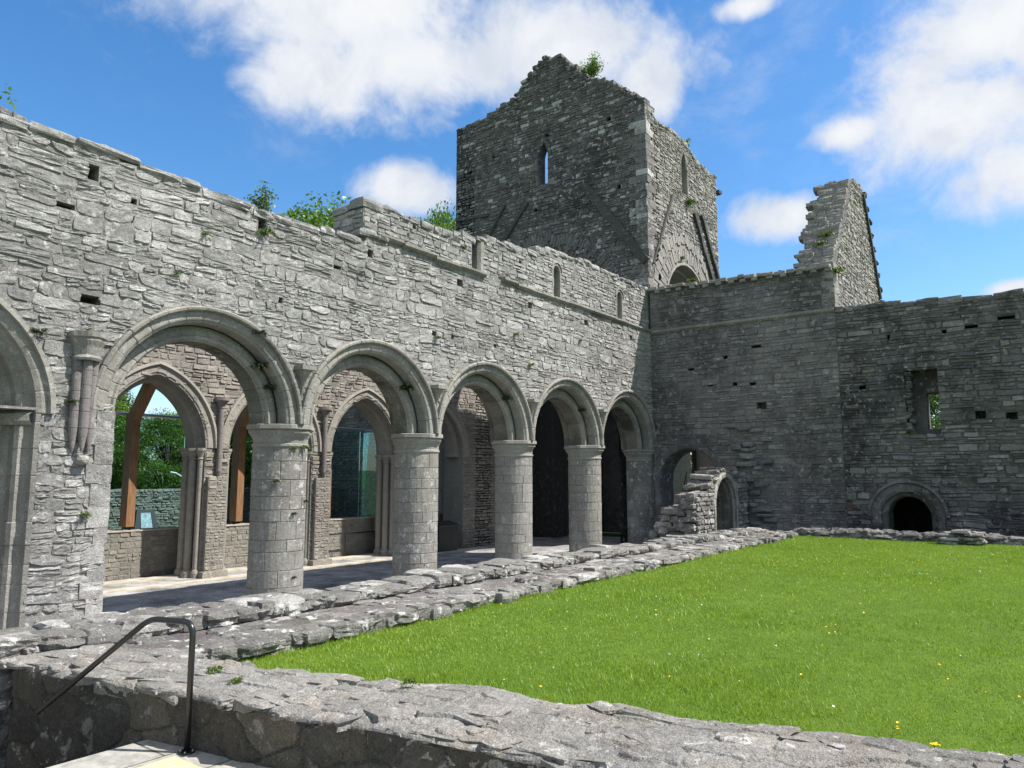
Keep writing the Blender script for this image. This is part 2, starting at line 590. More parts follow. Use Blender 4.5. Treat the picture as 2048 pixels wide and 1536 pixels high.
def disp_wall(mb, L, prof, place, dl=0.02, dp=0.02, size=(0.3, 0.16), amp=0.03, mort=0.02, fine=0.008, seed=1, tone=(0, 1), topjit=0.03, ends=True, sharp=0.2):
    """a rubble wall as one displaced skin: prof (w,z) swept along a line of length L; place(l,w,z)->xyz arrays"""
    rr = np.random.RandomState(seed)
    P = np.array(prof, float)
    seg = np.linalg.norm(np.diff(P, axis=0), axis=1); S = np.concatenate([[0], np.cumsum(seg)])
    ns = max(3, int(S[-1] / dp)); nl = max(3, int(L / dl))
    s = np.linspace(0, S[-1], ns); l = np.linspace(0, L, nl)
    wv = np.interp(s, S, P[:, 0]); zv = np.interp(s, S, P[:, 1])
    k = 2
    ker = np.ones(2 * k + 1) / (2 * k + 1)
    pad = lambda a: np.convolve(np.pad(a, k, mode='edge'), ker, 'valid')
    wv, zv = pad(wv), pad(zv)
    tw, tz = np.gradient(wv), np.gradient(zv)
    nn = np.hypot(tw, tz) + 1e-9
    nw, nz = -tz / nn, tw / nn
    LL, SS = np.meshgrid(l, s, indexing='ij')
    A, B = size
    x = LL / A + 0.35 * fbm(LL * 3, SS * 3, seed, 2); y = SS / B + 0.35 * fbm(LL * 3 + 9, SS * 3, seed + 5, 2)
    gx, gy = int(L / A) + 3, int(S[-1] / B) + 3
    ci, cj = np.floor(x).astype(int), np.floor(y).astype(int)
    hx = rr.uniform(0.08, 0.92, (gx + 8, gy + 8)); hy = rr.uniform(0.15, 0.85, (gx + 8, gy + 8))
    hh = rr.uniform(0, 1, (gx + 8, gy + 8)); ht = rr.uniform(0, 1, (gx + 8, gy + 8)); hg = rr.normal(0, 1, (2, gx + 8, gy + 8))
    f1 = np.full(x.shape, 9.0); f2 = f1.copy(); h1 = np.zeros_like(x); t1 = np.zeros_like(x); px = np.zeros_like(x); py = np.zeros_like(x); g1 = np.zeros_like(x); g2 = np.zeros_like(x)
    for a in (-1, 0, 1):
        for b in (-1, 0, 1):
            ii, jj = np.clip(ci + a + 3, 0, gx + 7), np.clip(cj + b + 3, 0, gy + 7)
            dx, dy = ci + a + hx[ii, jj] - x, cj + b + hy[ii, jj] - y
            dd_ = np.maximum(np.abs(dx), np.abs(dy)) * 0.55 + np.hypot(dx, dy) * 0.45
            nearer = dd_ < f1
            f2 = np.where(nearer, f1, np.minimum(f2, dd_))
            for arr, val in ((h1, hh[ii, jj]), (t1, ht[ii, jj]), (px, dx), (py, dy), (g1, hg[0][ii, jj]), (g2, hg[1][ii, jj])):
                arr[nearer] = val[nearer]
            f1 = np.where(nearer, dd_, f1)
    edge = np.clip((f2 - f1) / sharp, 0, 1); edge = edge * edge * (3 - 2 * edge)
    d = edge * (amp * (0.35 + 0.65 * h1) + amp * 0.45 * (px * g1 + py * g2)) - mort * (1 - edge)
    d = d + fine * fbm(LL * 14, SS * 14, seed + 31, 4) * 2 + fine * 2.2 * fbm(LL * 3.2, SS * 4.5, seed + 37, 3)
    zj = topjit * fbm(LL * 1.1, SS * 0.4, seed + 51, 3) * 2
    hmax = P[:, 1].max(); hmin = P[:, 1].min()
    Wd = wv[None] + nw[None] * d; Zd = zv[None] + nz[None] * d + zj * np.clip((zv[None] - hmin) / (hmax - hmin + 1e-6), 0, 1)
    V = place(LL.ravel(), Wd.ravel(), Zd.ravel())
    g = np.arange(nl * ns).reshape(nl, ns)
    Q = np.stack([g[:-1, :-1], g[1:, :-1], g[1:, 1:], g[:-1, 1:]], -1).reshape(-1, 4)
    tn = tone[0] + (tone[1] - tone[0]) * t1
    mb.add(V, Q, tone=tn.ravel(), mort=(1 - edge).ravel())
    if ends:
        for row in (g[0], g[-1]):
            pts = V[row]; n = len(pts)
            mb.add(pts, [(i, i + 1, n - 2 - i, n - 1 - i) for i in range(n // 2 - 1)], tone=0.4)


# ------------------------------------------------------------------ materials
def stone_mat(name, dark, light, mortar, stain=0.5, lichen=0.5, warm=0.15, bump=0.6, moss=0.0, wscale=1.0, stain_col=(0.035, 0.035, 0.037), lichen_col=(0.50, 0.50, 0.48), fleck=0.5, coat=0.0):
    mt = bpy.data.materials.new(name); mt.use_nodes = True
    n = NT(mt.node_tree)
    P = n.pos()
    tone = n.attr('tone'); mort = n.attr('mort')
    big = n.noise(n.pos(1, 1, 0.6), 0.33 * wscale, 5, 0.6, 0.4)
    med = n.noise(P, 2.3, 5, 0.62)
    fine = n.noise(P, 17, 5, 0.7)
    vfine = n.noise(P, 75, 3, 0.7)
    f = n.math('ADD', n.math('MULTIPLY', tone, 0.38), n.math('MULTIPLY', n.math('SUBTRACT', fine, 0.30), 1.45), clamp=True)
    col = n.mix(f, dark, light)
    wcol = n.mix(n.rng(n.math('ADD', med, n.math('MULTIPLY', tone, 0.25)), 0.55, 0.9), (0, 0, 0), (1, 1, 1))
    col = n.mix(n.math('MULTIPLY', wcol, warm), col, (0.30, 0.235, 0.165))
    col = n.mix(n.math('MULTIPLY', mort, 0.8), col, mortar)
    # weather stains with their own shapes
    sm = n.rng(n.math('ADD', n.math('MULTIPLY', big, 0.75), n.math('MULTIPLY', med, 0.45)), 0.50, 0.74)
    sm = n.math('MULTIPLY', sm, n.rng(fine, 0.2, 0.6, 0.55, 1.0))
    col = n.mix(n.math('MULTIPLY', sm, stain), col, stain_col)
    # pale lichen in blotches and flecks
    lz = n.noise(P, 6.5, 6, 0.68, 0.3)
    lz2 = n.noise(n.vmath('ADD', P, (7.3, 2.1, 4.4)), 28, 4, 0.65)
    lm = n.math('MULTIPLY', n.rng(lz, 0.56, 0.64), n.rng(n.math('ADD', big, n.math('MULTIPLY', tone, 0.25)), 0.42, 0.7))
    lm = n.math('MAXIMUM', lm, n.math('MULTIPLY', n.rng(lz2, 0.62, 0.70), fleck))
    if coat > 0:
        ct = n.math('MULTIPLY', n.rng(n.math('ADD', tone, n.math('MULTIPLY', n.math('SUBTRACT', lz, 0.5), 1.1)), 0.74, 0.92), n.rng(n.noise(P, 0.8, 3, 0.6), 0.36, 0.6))
        ct = n.math('MULTIPLY', ct, n.math('SUBTRACT', 1.0, mort))
        lm = n.math('MAXIMUM', lm, n.math('MULTIPLY', ct, coat))
    col = n.mix(n.math('MULTIPLY', lm, lichen), col, lichen_col)
    if moss > 0:
        mz = n.math('MULTIPLY', n.rng(n.noise(P, 1.6, 5, 0.65), 0.56, 0.68), n.rng(n.normal_z(), 0.35, 0.8))
        col = n.mix(n.math('MULTIPLY', mz, moss), col, (0.07, 0.10, 0.025))
    col = n.mix(0.7, col, n.mix(n.rng(vfine, 0.28, 0.72), (0.42, 0.42, 0.42), (1.30, 1.30, 1.30)), 'MULTIPLY')
    h = n.math('ADD', n.math('MULTIPLY', fine, 0.7), n.math('MULTIPLY', vfine, 0.3))
    h = n.math('ADD', h, n.math('MULTIPLY', med, 0.6))
    n.principled(col, 0.92, n.bump(h, min(1.0, bump * 1.4), 0.045), spec=0.2)
    return mt


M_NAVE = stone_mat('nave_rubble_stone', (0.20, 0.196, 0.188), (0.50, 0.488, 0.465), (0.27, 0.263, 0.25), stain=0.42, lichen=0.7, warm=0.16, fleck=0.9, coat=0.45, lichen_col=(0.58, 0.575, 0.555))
M_ASH = stone_mat('dressed_stone', (0.22, 0.214, 0.192), (0.40, 0.388, 0.345), (0.13, 0.127, 0.115), stain=0.35, lichen=0.40, warm=0.22, bump=0.35, fleck=0.6)
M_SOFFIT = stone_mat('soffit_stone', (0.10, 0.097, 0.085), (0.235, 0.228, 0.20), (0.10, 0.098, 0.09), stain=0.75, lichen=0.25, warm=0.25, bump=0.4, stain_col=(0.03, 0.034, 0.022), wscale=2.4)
M_COLUMN = stone_mat('column_stone', (0.16, 0.157, 0.142), (0.34, 0.33, 0.30), (0.10, 0.098, 0.09), stain=0.45, lichen=0.85, warm=0.2, bump=0.3, fleck=0.9, coat=0.35, lichen_col=(0.55, 0.55, 0.53))
M_SHAFT = stone_mat('shaft_stone', (0.17, 0.150, 0.146), (0.29, 0.268, 0.260), (0.09, 0.085, 0.08), stain=0.3, lichen=0.3, warm=0.1, bump=0.25)
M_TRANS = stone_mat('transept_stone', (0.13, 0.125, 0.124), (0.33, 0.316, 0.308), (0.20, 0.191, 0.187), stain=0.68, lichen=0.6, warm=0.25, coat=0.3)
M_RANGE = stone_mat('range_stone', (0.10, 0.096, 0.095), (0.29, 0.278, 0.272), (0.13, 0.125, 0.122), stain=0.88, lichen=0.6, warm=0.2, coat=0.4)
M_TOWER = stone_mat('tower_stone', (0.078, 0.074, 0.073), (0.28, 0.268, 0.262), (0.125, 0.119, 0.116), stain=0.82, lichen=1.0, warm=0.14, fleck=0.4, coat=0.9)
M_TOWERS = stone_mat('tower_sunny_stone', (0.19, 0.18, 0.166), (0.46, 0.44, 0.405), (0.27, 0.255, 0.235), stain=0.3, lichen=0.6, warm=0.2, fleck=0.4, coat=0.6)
M_NORTH = stone_mat('north_arcade_stone', (0.19, 0.175, 0.155), (0.42, 0.39, 0.345), (0.26, 0.245, 0.215), stain=0.25, lichen=0.5, warm=0.45, fleck=0.3)
M_NASH = stone_mat('north_dressed_stone', (0.24, 0.226, 0.20), (0.40, 0.377, 0.338), (0.16, 0.15, 0.13), stain=0.25, lichen=0.25, warm=0.35, bump=0.3)
M_NEWWALL = stone_mat('sill_wall_stone', (0.15, 0.142, 0.125), (0.40, 0.378, 0.33), (0.26, 0.245, 0.215), stain=0.25, lichen=0.2, warm=0.35, fleck=0.1)
M_LOW = stone_mat('low_wall_stone', (0.13, 0.126, 0.117), (0.37, 0.36, 0.335), (0.17, 0.147, 0.14), stain=0.55, lichen=1.0, warm=0.18, bump=0.8, moss=0.25, fleck=1.0, coat=0.5, lichen_col=(0.62, 0.61, 0.585))
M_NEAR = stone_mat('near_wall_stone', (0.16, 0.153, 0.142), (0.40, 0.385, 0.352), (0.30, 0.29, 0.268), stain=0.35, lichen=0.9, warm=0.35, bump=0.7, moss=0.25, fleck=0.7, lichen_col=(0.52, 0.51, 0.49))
M_NEARF_SHADE = stone_mat('shade_darkened_wall_face', (0.042, 0.039, 0.033), (0.135, 0.127, 0.108), (0.075, 0.07, 0.06), stain=0.75, lichen=0.5, warm=0.3, bump=0.7, stain_col=(0.02, 0.02, 0.018), fleck=0.4)  # wall stone darkened, with stains, to imitate the shade on its face
M_DARKB = stone_mat('weather_course_and_shade_stone', (0.05, 0.05, 0.05), (0.13, 0.13, 0.125), (0.05, 0.05, 0.05), stain=0.5, lichen=0.2)
M_SUNPALED = stone_mat('sun_paled_cut_stone', (0.46, 0.43, 0.31), (0.62, 0.58, 0.43), (0.36, 0.34, 0.25), stain=0.1, lichen=0.1, warm=0.3, bump=0.2)  # paled to stand in for sunlight that does not reach the pier


def simple_mat(name, col, rough=0.6, var=0.15, scale=8, bump=0.0, metal=0.0, spec=0.4, stretch=(1, 1, 1)):
    mt = bpy.data.materials.new(name); mt.use_nodes = True
    n = NT(mt.node_tree)
    f = n.noise(n.pos(*stretch), scale, 5, 0.6)
    c = n.mix(n.rng(f, 0.3, 0.7), tuple(x * (1 - var) for x in col), tuple(min(1, x * (1 + var)) for x in col))
    n.principled(c, rough, n.bump(f, bump, 0.02) if bump else None, spec, metal)
    return mt


M_BLACK = simple_mat('black_painted_steel', (0.012, 0.012, 0.014), 0.25, 0.2, spec=0.6)
M_STEEL = simple_mat('brushed_steel', (0.55, 0.56, 0.55), 0.35, 0.1, metal=0.8)
M_TIMBER = simple_mat('glulam_timber', (0.22, 0.115, 0.055), 0.55, 0.3, 3.0, 0.15, stretch=(9, 9, 0.7))
M_BOARDDARK = simple_mat('dark_grey_board', (0.03, 0.03, 0.032), 0.5)
M_POSTER = simple_mat('pale_blue_notice', (0.35, 0.42, 0.46), 0.4, 0.35, 12)
M_WHITE = simple_mat('white_paint', (0.7, 0.7, 0.68), 0.5)
M_PLAQUE = simple_mat('rusty_plaque_paint', (0.11, 0.045, 0.03), 0.6, 0.3)
M_TACT = simple_mat('buff_tactile_paving', (0.52, 0.44, 0.25), 0.85, 0.12, 20, 0.1)
M_PAPER = simple_mat('pale_paper', (0.5, 0.5, 0.48), 0.6, 0.1)
M_FLY = simple_mat('yellow_petals', (0.75, 0.52, 0.02), 0.6, 0.1)
M_FLW = simple_mat('white_petals', (0.75, 0.75, 0.72), 0.6, 0.1)
M_BARK = simple_mat('bark', (0.09, 0.075, 0.055), 0.9, 0.4, 6, 0.5, stretch=(3, 3, 0.6))
M_KERB = simple_mat('cream_kerb_stone', (0.40, 0.365, 0.29), 0.85, 0.25, 2.5, 0.1)


def ground_mat(name, a, b, scale, bump, fine=60):
    mt = bpy.data.materials.new(name); mt.use_nodes = True
    n = NT(mt.node_tree)
    P = n.pos()
    f = n.noise(P, scale, 5, 0.65); g = n.noise(P, fine, 3, 0.7)
    c = n.mix(n.rng(n.math('ADD', n.math('MULTIPLY', f, 0.5), n.math('MULTIPLY', g, 0.5)), 0.35, 0.65), a, b)
    n.principled(c, 0.95, n.bump(g, bump, 0.02), 0.2)
    return mt


M_GRAVEL = ground_mat('grey_gravel', (0.10, 0.098, 0.098), (0.46, 0.445, 0.435), 1.2, 0.9, 34)
M_SOIL = ground_mat('turf_base', (0.055, 0.105, 0.010), (0.10, 0.165, 0.02), 3.0, 0.6, 90)
M_FIELD = ground_mat('rough_grass_field', (0.05, 0.10, 0.02), (0.12, 0.19, 0.05), 0.6, 0.4, 25)


def paving_mat():
    mt = bpy.data.materials.new('stone_paving'); mt.use_nodes = True
    n = NT(mt.node_tree)
    P = n.pos()
    br = n.node('ShaderNodeTexBrick')
    br.inputs['Scale'].default_value = 1.0
    br.inputs['Mortar Size'].default_value = 0.010
    br.inputs['Brick Width'].default_value = 0.62; br.inputs['Row Height'].default_value = 0.42
    br.inputs['Color1'].default_value = (0.42, 0.39, 0.31, 1); br.inputs['Color2'].default_value = (0.27, 0.275, 0.27, 1); br.inputs['Mortar'].default_value = (0.12, 0.12, 0.11, 1)
    n.l.new(P, br.inputs['Vector'])
    g = n.noise(P, 9, 6, 0.7)
    c = n.mix(0.5, br.outputs['Color'], n.mix(n.rng(g, 0.3, 0.7), (0.3, 0.3, 0.28), (1.3, 1.3, 1.3)), 'MULTIPLY')
    n.principled(c, 0.85, n.bump(n.math('ADD', g, n.math('MULTIPLY', br.outputs['Fac'], -1.0)), 0.3, 0.01), 0.25)
    return mt


M_PAVE = paving_mat()


def leaf_mat(name, a, b, trans=0.35, patch=0.0):
    mt = bpy.data.materials.new(name); mt.use_nodes = True
    n = NT(mt.node_tree)
    tone = n.attr('tone')
    c = n.mix(tone, a, b)
    if patch:
        f = n.rng(n.noise(n.pos(), 0.55, 4, 0.6), 0.35, 0.65)
        c = n.mix(n.math('MULTIPLY', f, patch), c, tuple(x * y for x, y in zip(b, (1.25, 1.05, 0.9))))
    d = n.node('ShaderNodeBsdfDiffuse'); t = n.node('ShaderNodeBsdfTranslucent'); g = n.node('ShaderNodeBsdfGlossy')
    n.put(d.inputs[0], c); n.put(t.inputs[0], c)
    g.inputs[1].default_value = 0.45
    m1 = n.node('ShaderNodeMixShader'); m1.inputs[0].default_value = trans
    n.l.new(d.outputs[0], m1.inputs[1]); n.l.new(t.outputs[0], m1.inputs[2])
    m2 = n.node('ShaderNodeMixShader'); m2.inputs[0].default_value = 0.04
    n.l.new(m1.outputs[0], m2.inputs[1]); n.l.new(g.outputs[0], m2.inputs[2])
    o = n.node('ShaderNodeOutputMaterial'); n.l.new(m2.outputs[0], o.inputs[0])
    return mt


M_GRASS = leaf_mat('grass_blades', (0.150, 0.260, 0.016), (0.290, 0.430, 0.040), 0.42, 0.18)
M_LEAF = leaf_mat('tree_leaves', (0.06, 0.13, 0.012), (0.17, 0.29, 0.03), 0.42)
M_LEAFD = leaf_mat('dark_tree_leaves', (0.035, 0.085, 0.015), (0.10, 0.19, 0.035), 0.38)
M_FERN = leaf_mat('wall_fern_leaves', (0.045, 0.09, 0.015), (0.15, 0.23, 0.04), 0.3)
M_MOSSL = leaf_mat('dark_moss_fronds', (0.018, 0.030, 0.010), (0.045, 0.065, 0.02), 0.2)


def glass_mat():
    mt = bpy.data.materials.new('tinted_glass'); mt.use_nodes = True
    n = NT(mt.node_tree)
    t = n.node('ShaderNodeBsdfTransparent'); t.inputs[0].default_value = (0.68, 0.83, 0.87, 1)
    g = n.node('ShaderNodeBsdfGlossy'); g.inputs[1].default_value = 0.02; g.inputs[0].default_value = (0.9, 0.97, 1, 1)
    fr = n.node('ShaderNodeFresnel'); fr.inputs[0].default_value = 1.33
    m_ = n.node('ShaderNodeMixShader')
    n.l.new(fr.outputs[0], m_.inputs[0]); n.l.new(t.outputs[0], m_.inputs[1]); n.l.new(g.outputs[0], m_.inputs[2])
    o = n.node('ShaderNodeOutputMaterial'); n.l.new(m_.outputs[0], o.inputs[0])
    return mt


M_GLASS = glass_mat()

# wall coordinate maps: (u, v, d) with d outwards
YS, XT, YN = 12.14, 24.6, 20.6
FLOOR = -0.48
map_s = lambda u, v, d: np.stack([u, YS - d, v], -1)            # nave south wall, seen from the garth
map_s_up = lambda u, v, d: np.stack([u, YS + 0.10 - d, v], -1)
map_n = lambda u, v, d: np.stack([u, YN - d, v], -1)            # north arcade
map_t = lambda u, v, d: np.stack([XT - d, u, v], -1)            # transept west face
map_tw = lambda u, v, d: np.stack([XT + 0.06 - d, u, v], -1)    # tower west face
map_ts = lambda u, v, d: np.stack([u, YS + 0.06 - d, v], -1)    # tower south face

# ================================================================== SETTING
mb = MB(); N_ = 60
g = np.linspace(-1, 1, N_); g = np.sign(g) * np.abs(g) ** 2.5 * 900
X, Y = np.meshgrid(g + 15, g + 20, indexing='ij')
Z = -0.75 + 0.12 * fbm(X * 0.05, Y * 0.05, 3, 3) + np.clip((np.hypot(X - 15, Y - 20) - 60) / 800, 0, 1) * 14 * (0.6 + fbm(X * 0.004, Y * 0.004, 9, 3))
k = np.arange(N_ * N_).reshape(N_, N_)
mb.add(np.stack([X, Y, Z], -1).reshape(-1, 3), np.stack([k[:-1, :-1], k[1:, :-1], k[1:, 1:], k[:-1, 1:]], -1).reshape(-1, 4))
tag(mb.build('ground', M_FIELD, smooth=True), kind='structure')

mb = MB(); box(mb, -6, 33, 7.0, 23.4, -1.2, FLOOR)
tag(mb.build('gravel_floor', M_GRAVEL), kind='structure')
mb = MB(); box(mb, -6, 24.5, 19.75, 20.15, -1.0, FLOOR + 0.03); box(mb, -6, 24.5, 21.1, 21.7, -1.0, FLOOR + 0.034)
tag(mb.build('paved_strip', M_KERB), kind='structure')
mb = MB(); box(mb, -10, 60, 23.4, 70, -1.0, 0.25)
tag(mb.build('field', M_FIELD), kind='structure')

# lawn of the cloister garth
LZ = 0.70
def lawn_z(x, y): return LZ + 0.05 * fbm(x * 0.25, y * 0.25, 21, 3) + 0.012 * (x - 4) * 0.6
mb = MB()
gx_, gy_ = np.linspace(3.0, 21.6, 90), np.linspace(-12, 6.3, 90)
X, Y = np.meshgrid(gx_, gy_, indexing='ij')
X = np.maximum(X, 2.58 + (7.05 - Y) * 0.203 + 0.35)
k = np.arange(90 * 90).reshape(90, 90)
mb.add(np.stack([X, Y, lawn_z(X, Y)], -1).reshape(-1, 3), np.stack([k[:-1, :-1], k[1:, :-1], k[1:, 1:], k[:-1, 1:]], -1).reshape(-1, 4))
tag(mb.build('lawn', M_SOIL, smooth=True), kind='structure')

def near_x(y): return 2.58 + (7.05 - y) * 0.203 - 0.05 * np.exp(-((y - 3.4) / 1.9) ** 2)        # front line of the near wall
def near_w(y): return np.interp(y, [-3, 2, 3.5, 5.4, 7.1], [1.2, 1.08, 1.06, 0.76, 0.8])

def blades(n, y0, y1, x0, x1, hgt, wid, mb, dens_pow):
    x = x0 + (x1 - x0) * rs.rand(n) ** dens_pow
    y = y0 + (y1 - y0) * rs.rand(n)
    ok = (x > near_x(y) + near_w(y) - 0.06) & (y < 6.33) & (y > x * -0.08 - 1.2)
    x, y = x[ok], y[ok]; n = len(x)
    dist = np.hypot(x, y)
    cl = 0.75 + 0.7 * fbm(x * 0.9, y * 0.9, 61, 3) + 0.4 * fbm(x * 4, y * 4, 63, 2)
    edge = np.clip(1 - (x - near_x(y) - near_w(y)) / 0.45, 0, 1) + np.clip(1 - (6.25 - y) / 0.18, 0, 1)
    h = hgt * rs.uniform(0.5, 1.25, n) * np.clip(cl, 0.72, 1.35) * (1 + 0.9 * edge)
    wd = wid * (0.6 + dist / 8) * rs.uniform(0.7, 1.3, n)
    a = rs.uniform(0, 6.28, n); la = rs.uniform(0, 6.28, n); lean = h * rs.uniform(0.1, 0.9, n)
    z = lawn_z(x, y) - 0.01
    p0 = np.stack([x - np.cos(a) * wd, y - np.sin(a) * wd, z], -1); p1 = np.stack([x + np.cos(a) * wd, y + np.sin(a) * wd, z], -1)
    p2 = np.stack([x + np.cos(la) * lean, y + np.sin(la) * lean, z + h], -1)
    V = np.stack([p0, p1, p2], 1).reshape(-1, 3)
    tn = np.clip(0.48 + 0.30 * fbm(x * 0.5, y * 0.5, 71, 3) + 0.22 * fbm(x * 3, y * 3, 73, 2) + rs.normal(0, 0.22, n), 0, 1)
    mb.add(V, None, np.arange(n * 3).reshape(-1, 3), tone=np.repeat(tn, 3))

mb = MB()
blades(540000, -2.0, 6.3, 3.3, 22.4, 0.042, 0.0028, mb, 1.9)
blades(60000, -2.0, 6.3, 3.3, 8.0, 0.046, 0.0024, mb, 1.3)
tag(mb.build('grass', M_GRASS), kind='stuff')

def flowers(n, col, name, size, seed):
    r = np.random.RandomState(seed); m_ = MB()
    cx = r.uniform(5.5, 21, 30); cy = r.uniform(-1, 5.5, 30)
    for i in range(n):
        if r.rand() < 0.5:
            j = r.randint(30); x = cx[j] + r.normal(0, 0.6); y = cy[j] + r.normal(0, 0.5)
        else: x = r.uniform(4.6, 21); y = r.uniform(-1.5, 6)
        if x < near_x(y) + near_w(y) + 0.1 or y > 6.1 or x > 21.3: continue
        z = float(lawn_z(x, y)) + r.uniform(0.03, 0.075)
        s = size * r.uniform(0.7, 1.3)
        tx, ty = r.uniform(-0.5, 0.5, 2)
        V = [(x, y, z - 0.004)]
        for kx in range(10):
            a = kx * math.pi / 5; q = s * (1.0 if kx % 2 == 0 else 0.7)
            V.append((x + q * math.cos(a), y + q * math.sin(a), z + q * (math.cos(a) * tx + math.sin(a) * ty) + 0.004))
        m_.add(V, None, [(0, 1 + kx, 1 + (kx + 1) % 10) for kx in range(10)])
    tag(m_.build(name, col), kind='stuff')

flowers(200, M_FLY, 'buttercups', 0.011, 5)
flowers(110, M_FLW, 'daisies', 0.009, 6)

# paved platform, steps down beside the wall, landing
mb = MB(); box(mb, -3.0, 3.6, -4.0, 5.45, -1.0, 0.545)
tag(mb.build('paving', M_PAVE), kind='structure')
mb = MB()
for i in range(4): box(mb, 0.8, 3.4, 5.45 + 0.3 * i, 5.75 + 0.3 * i, -1.0, 0.545 - 0.125 * (i + 1))
box(mb, -4, 3.4, 6.65, 8.2, -1.0, 0.01)
tag(mb.build('steps', M_PAVE), kind='structure')
mb = MB()
box(mb, 1.0, 2.82, 4.30, 4.97, 0.50, 0.549)
for i in range(11):
    y = 4.33 + i * 0.06
    lv = []
    for xx in (1.0, 2.80): lv += [(xx, y - 0.018, 0.549), (xx, y - 0.011, 0.556), (xx, y + 0.011, 0.556), (xx, y + 0.018, 0.549)]
    mb.add(lv, [(0, 1, 5, 4), (1, 2, 6, 5), (2, 3, 7, 6), (0, 1, 2, 3), (4, 5, 6, 7)])
tag(mb.build('tactile_paving', M_TACT), kind='structure')

# ================================================================== NAVE SOUTH WALL
COLX = [9.12, 13.02, 16.95, 20.80]
ARC = [7.13, 11.07, 14.98, 18.87, 22.72]          # arch centres
SPR = 3.45
nave = thing('nave_wall', 'sunlit grey rubble wall of the ruined nave with a row of round arches on stout round columns', 'wall', (15, YS + 0.6, FLOOR))
ops = [Op(c, 1.74, SPR - 0.01, SPR) for c in ARC]
a0c = 2.70
ops.append(Op(a0c, 1.80, SPR - 0.01, SPR))
lowtop = lin([(-2, 7.7), (3.6, 7.62), (5.25, 7.70), (5.32, 7.58), (7.0, 7.62), (7.1, 7.50), (8.1, 7.44), (10.1, 7.56), (10.7, 7.60), (10.72, 7.80), (24.6, 7.80)])
holes = [Op(4.98, 0.085, 7.12, 7.38, 'rect'), Op(5.07, 0.16, 5.12, 5.26, 'rect'), Op(8.08, 0.09, 7.12, 7.46, 'rect'), Op(10.83, 0.08, 7.28, 7.46, 'rect'),
         Op(13.87, 0.11, 7.26, 7.44, 'rect'), Op(16.94, 0.11, 7.25, 7.44, 'rect'), Op(20.02, 0.12, 7.27, 7.45, 'rect'), Op(23.05, 0.11, 7.24, 7.42, 'rect'),
         Op(12.94, 0.08, 5.82, 5.95, 'rect'), Op(4.61, 0.14, 6.54, 6.63, 'rect'), Op(5.60, 0.14, 6.60, 6.72, 'rect'), Op(5.62, 0.07, 6.92, 7.02, 'rect'),
         Op(9.93, 0.10, 6.80, 6.88, 'rect'), Op(8.55, 0.06, 5.80, 5.92, 'rect'), Op(15.32, 0.06, 5.88, 5.98, 'rect'), Op(13.6, 0.05, 5.85, 5.94, 'rect'), Op(20.0, 0.05, 5.5, 5.6, 'rect')]
mb = MB()
slab(mb, -3, 24.9, lowtop, ops + holes, map_s, 0, -0.45, SPR - 0.01)
slab(mb, -3, 24.9, lowtop, ops, map_s, -0.452, -1.2, SPR - 0.01)
PIER = 5.55
op0 = [Op(a0c, 1.80, FLOOR - 0.2, 3.40, 'rect')]
slab(mb, -3, PIER, lambda u: SPR - 0.012 + 0 * np.asarray(u), op0, map_s, 0, -1.2, FLOOR - 0.2)
rc = np.concatenate([
    courses(-1.0, PIER, lambda u: SPR + 0 * u, op0, FLOOR, h=(0.09, 0.27), l=(0.16, 0.55), split=0.35, seed=2, gap=-0.015),
    courses(-1.0, 24.6, lambda u: np.minimum(lowtop(u) + 0.03, 7.78), [Op(c, 1.93, SPR - 0.3, SPR) for c in ARC] + [Op(a0c, 1.93, SPR - 0.3, SPR)] + holes, SPR, h=(0.075, 0.255), l=(0.15, 0.72), split=0.30, seed=4, gap=-0.018)])
stones(mb, rc, map_s, depth=(0.006, 0.024), gap=0.010, nx=8, ny=6, jit=0.036, rough=0.0062, bevel=0.013, warp=0.045, seed=8, tilt=0.014, back=-0.010, rnd=0.20)
r_ = np.random.RandomState(90); z0 = FLOOR; i = 0      # corner stones of the pier
while z0 < SPR - 0.05:
    hh = min(r_.uniform(0.17, 0.36), SPR - z0); L = r_.uniform(0.10, 0.15) if i % 2 else r_.uniform(0.16, 0.22)
    rocks(mb, [(PIER - L + r_.uniform(0.0, 0.03), YS + 0.30, z0 + hh / 2)], [(L, 0.325, hh / 2)], rnd=0.05, rough=0.02, tilt=0.01, seed=900 + i)
    z0 += hh; i += 1
cap(mb, 1.0, 10.7, lowtop, map_s, 1.2, 0, l=(0.3, 1.1), h=(0.045, 0.10), seed=4, tone=(0.1, 0.7))
mb.build('masonry', M_NAVE, nave)

# taller eastern clerestory stage, set back a little above the string course
uptop = lin([(10.72, 8.42), (10.95, 8.54), (11.7, 8.56), (13.55, 8.55), (14.36, 8.66), (14.40, 8.70), (15.0, 8.80), (16.9, 8.92), (18.1, 9.26), (20.3, 9.38), (24.6, 9.38)])
cw = [Op(18.47, 0.165, 7.86, 8.72), Op(22.42, 0.165, 7.90, 8.70), Op(14.62, 0.17, 7.86, 9.6, 'rect')]
upholes = [Op(12.3, 0.06, 8.36, 8.46, 'rect'), Op(16.6, 0.07, 8.52, 8.62, 'rect'), Op(19.4, 0.06, 8.3, 8.38, 'rect')]
mb = MB()
slab(mb, 10.70, 24.9, uptop, cw + upholes, map_s_up, 0, -0.40, 7.70)
slab(mb, 10.70, 24.9, uptop, cw, map_s_up, -0.402, -1.0, 7.70)
rc = courses(10.70, 24.6, lambda u: uptop(u) + 0.02, cw + upholes, 7.82, h=(0.075, 0.17), l=(0.16, 0.5), split=0.2, seed=14)
stones(mb, rc, map_s_up, depth=(0.008, 0.030), gap=0.010, nx=6, ny=4, jit=0.026, rough=0.0055, bevel=0.012, seed=15, tilt=0.018)
map_end = lambda u, v, d: np.stack([10.70 - d, u, v], -1)
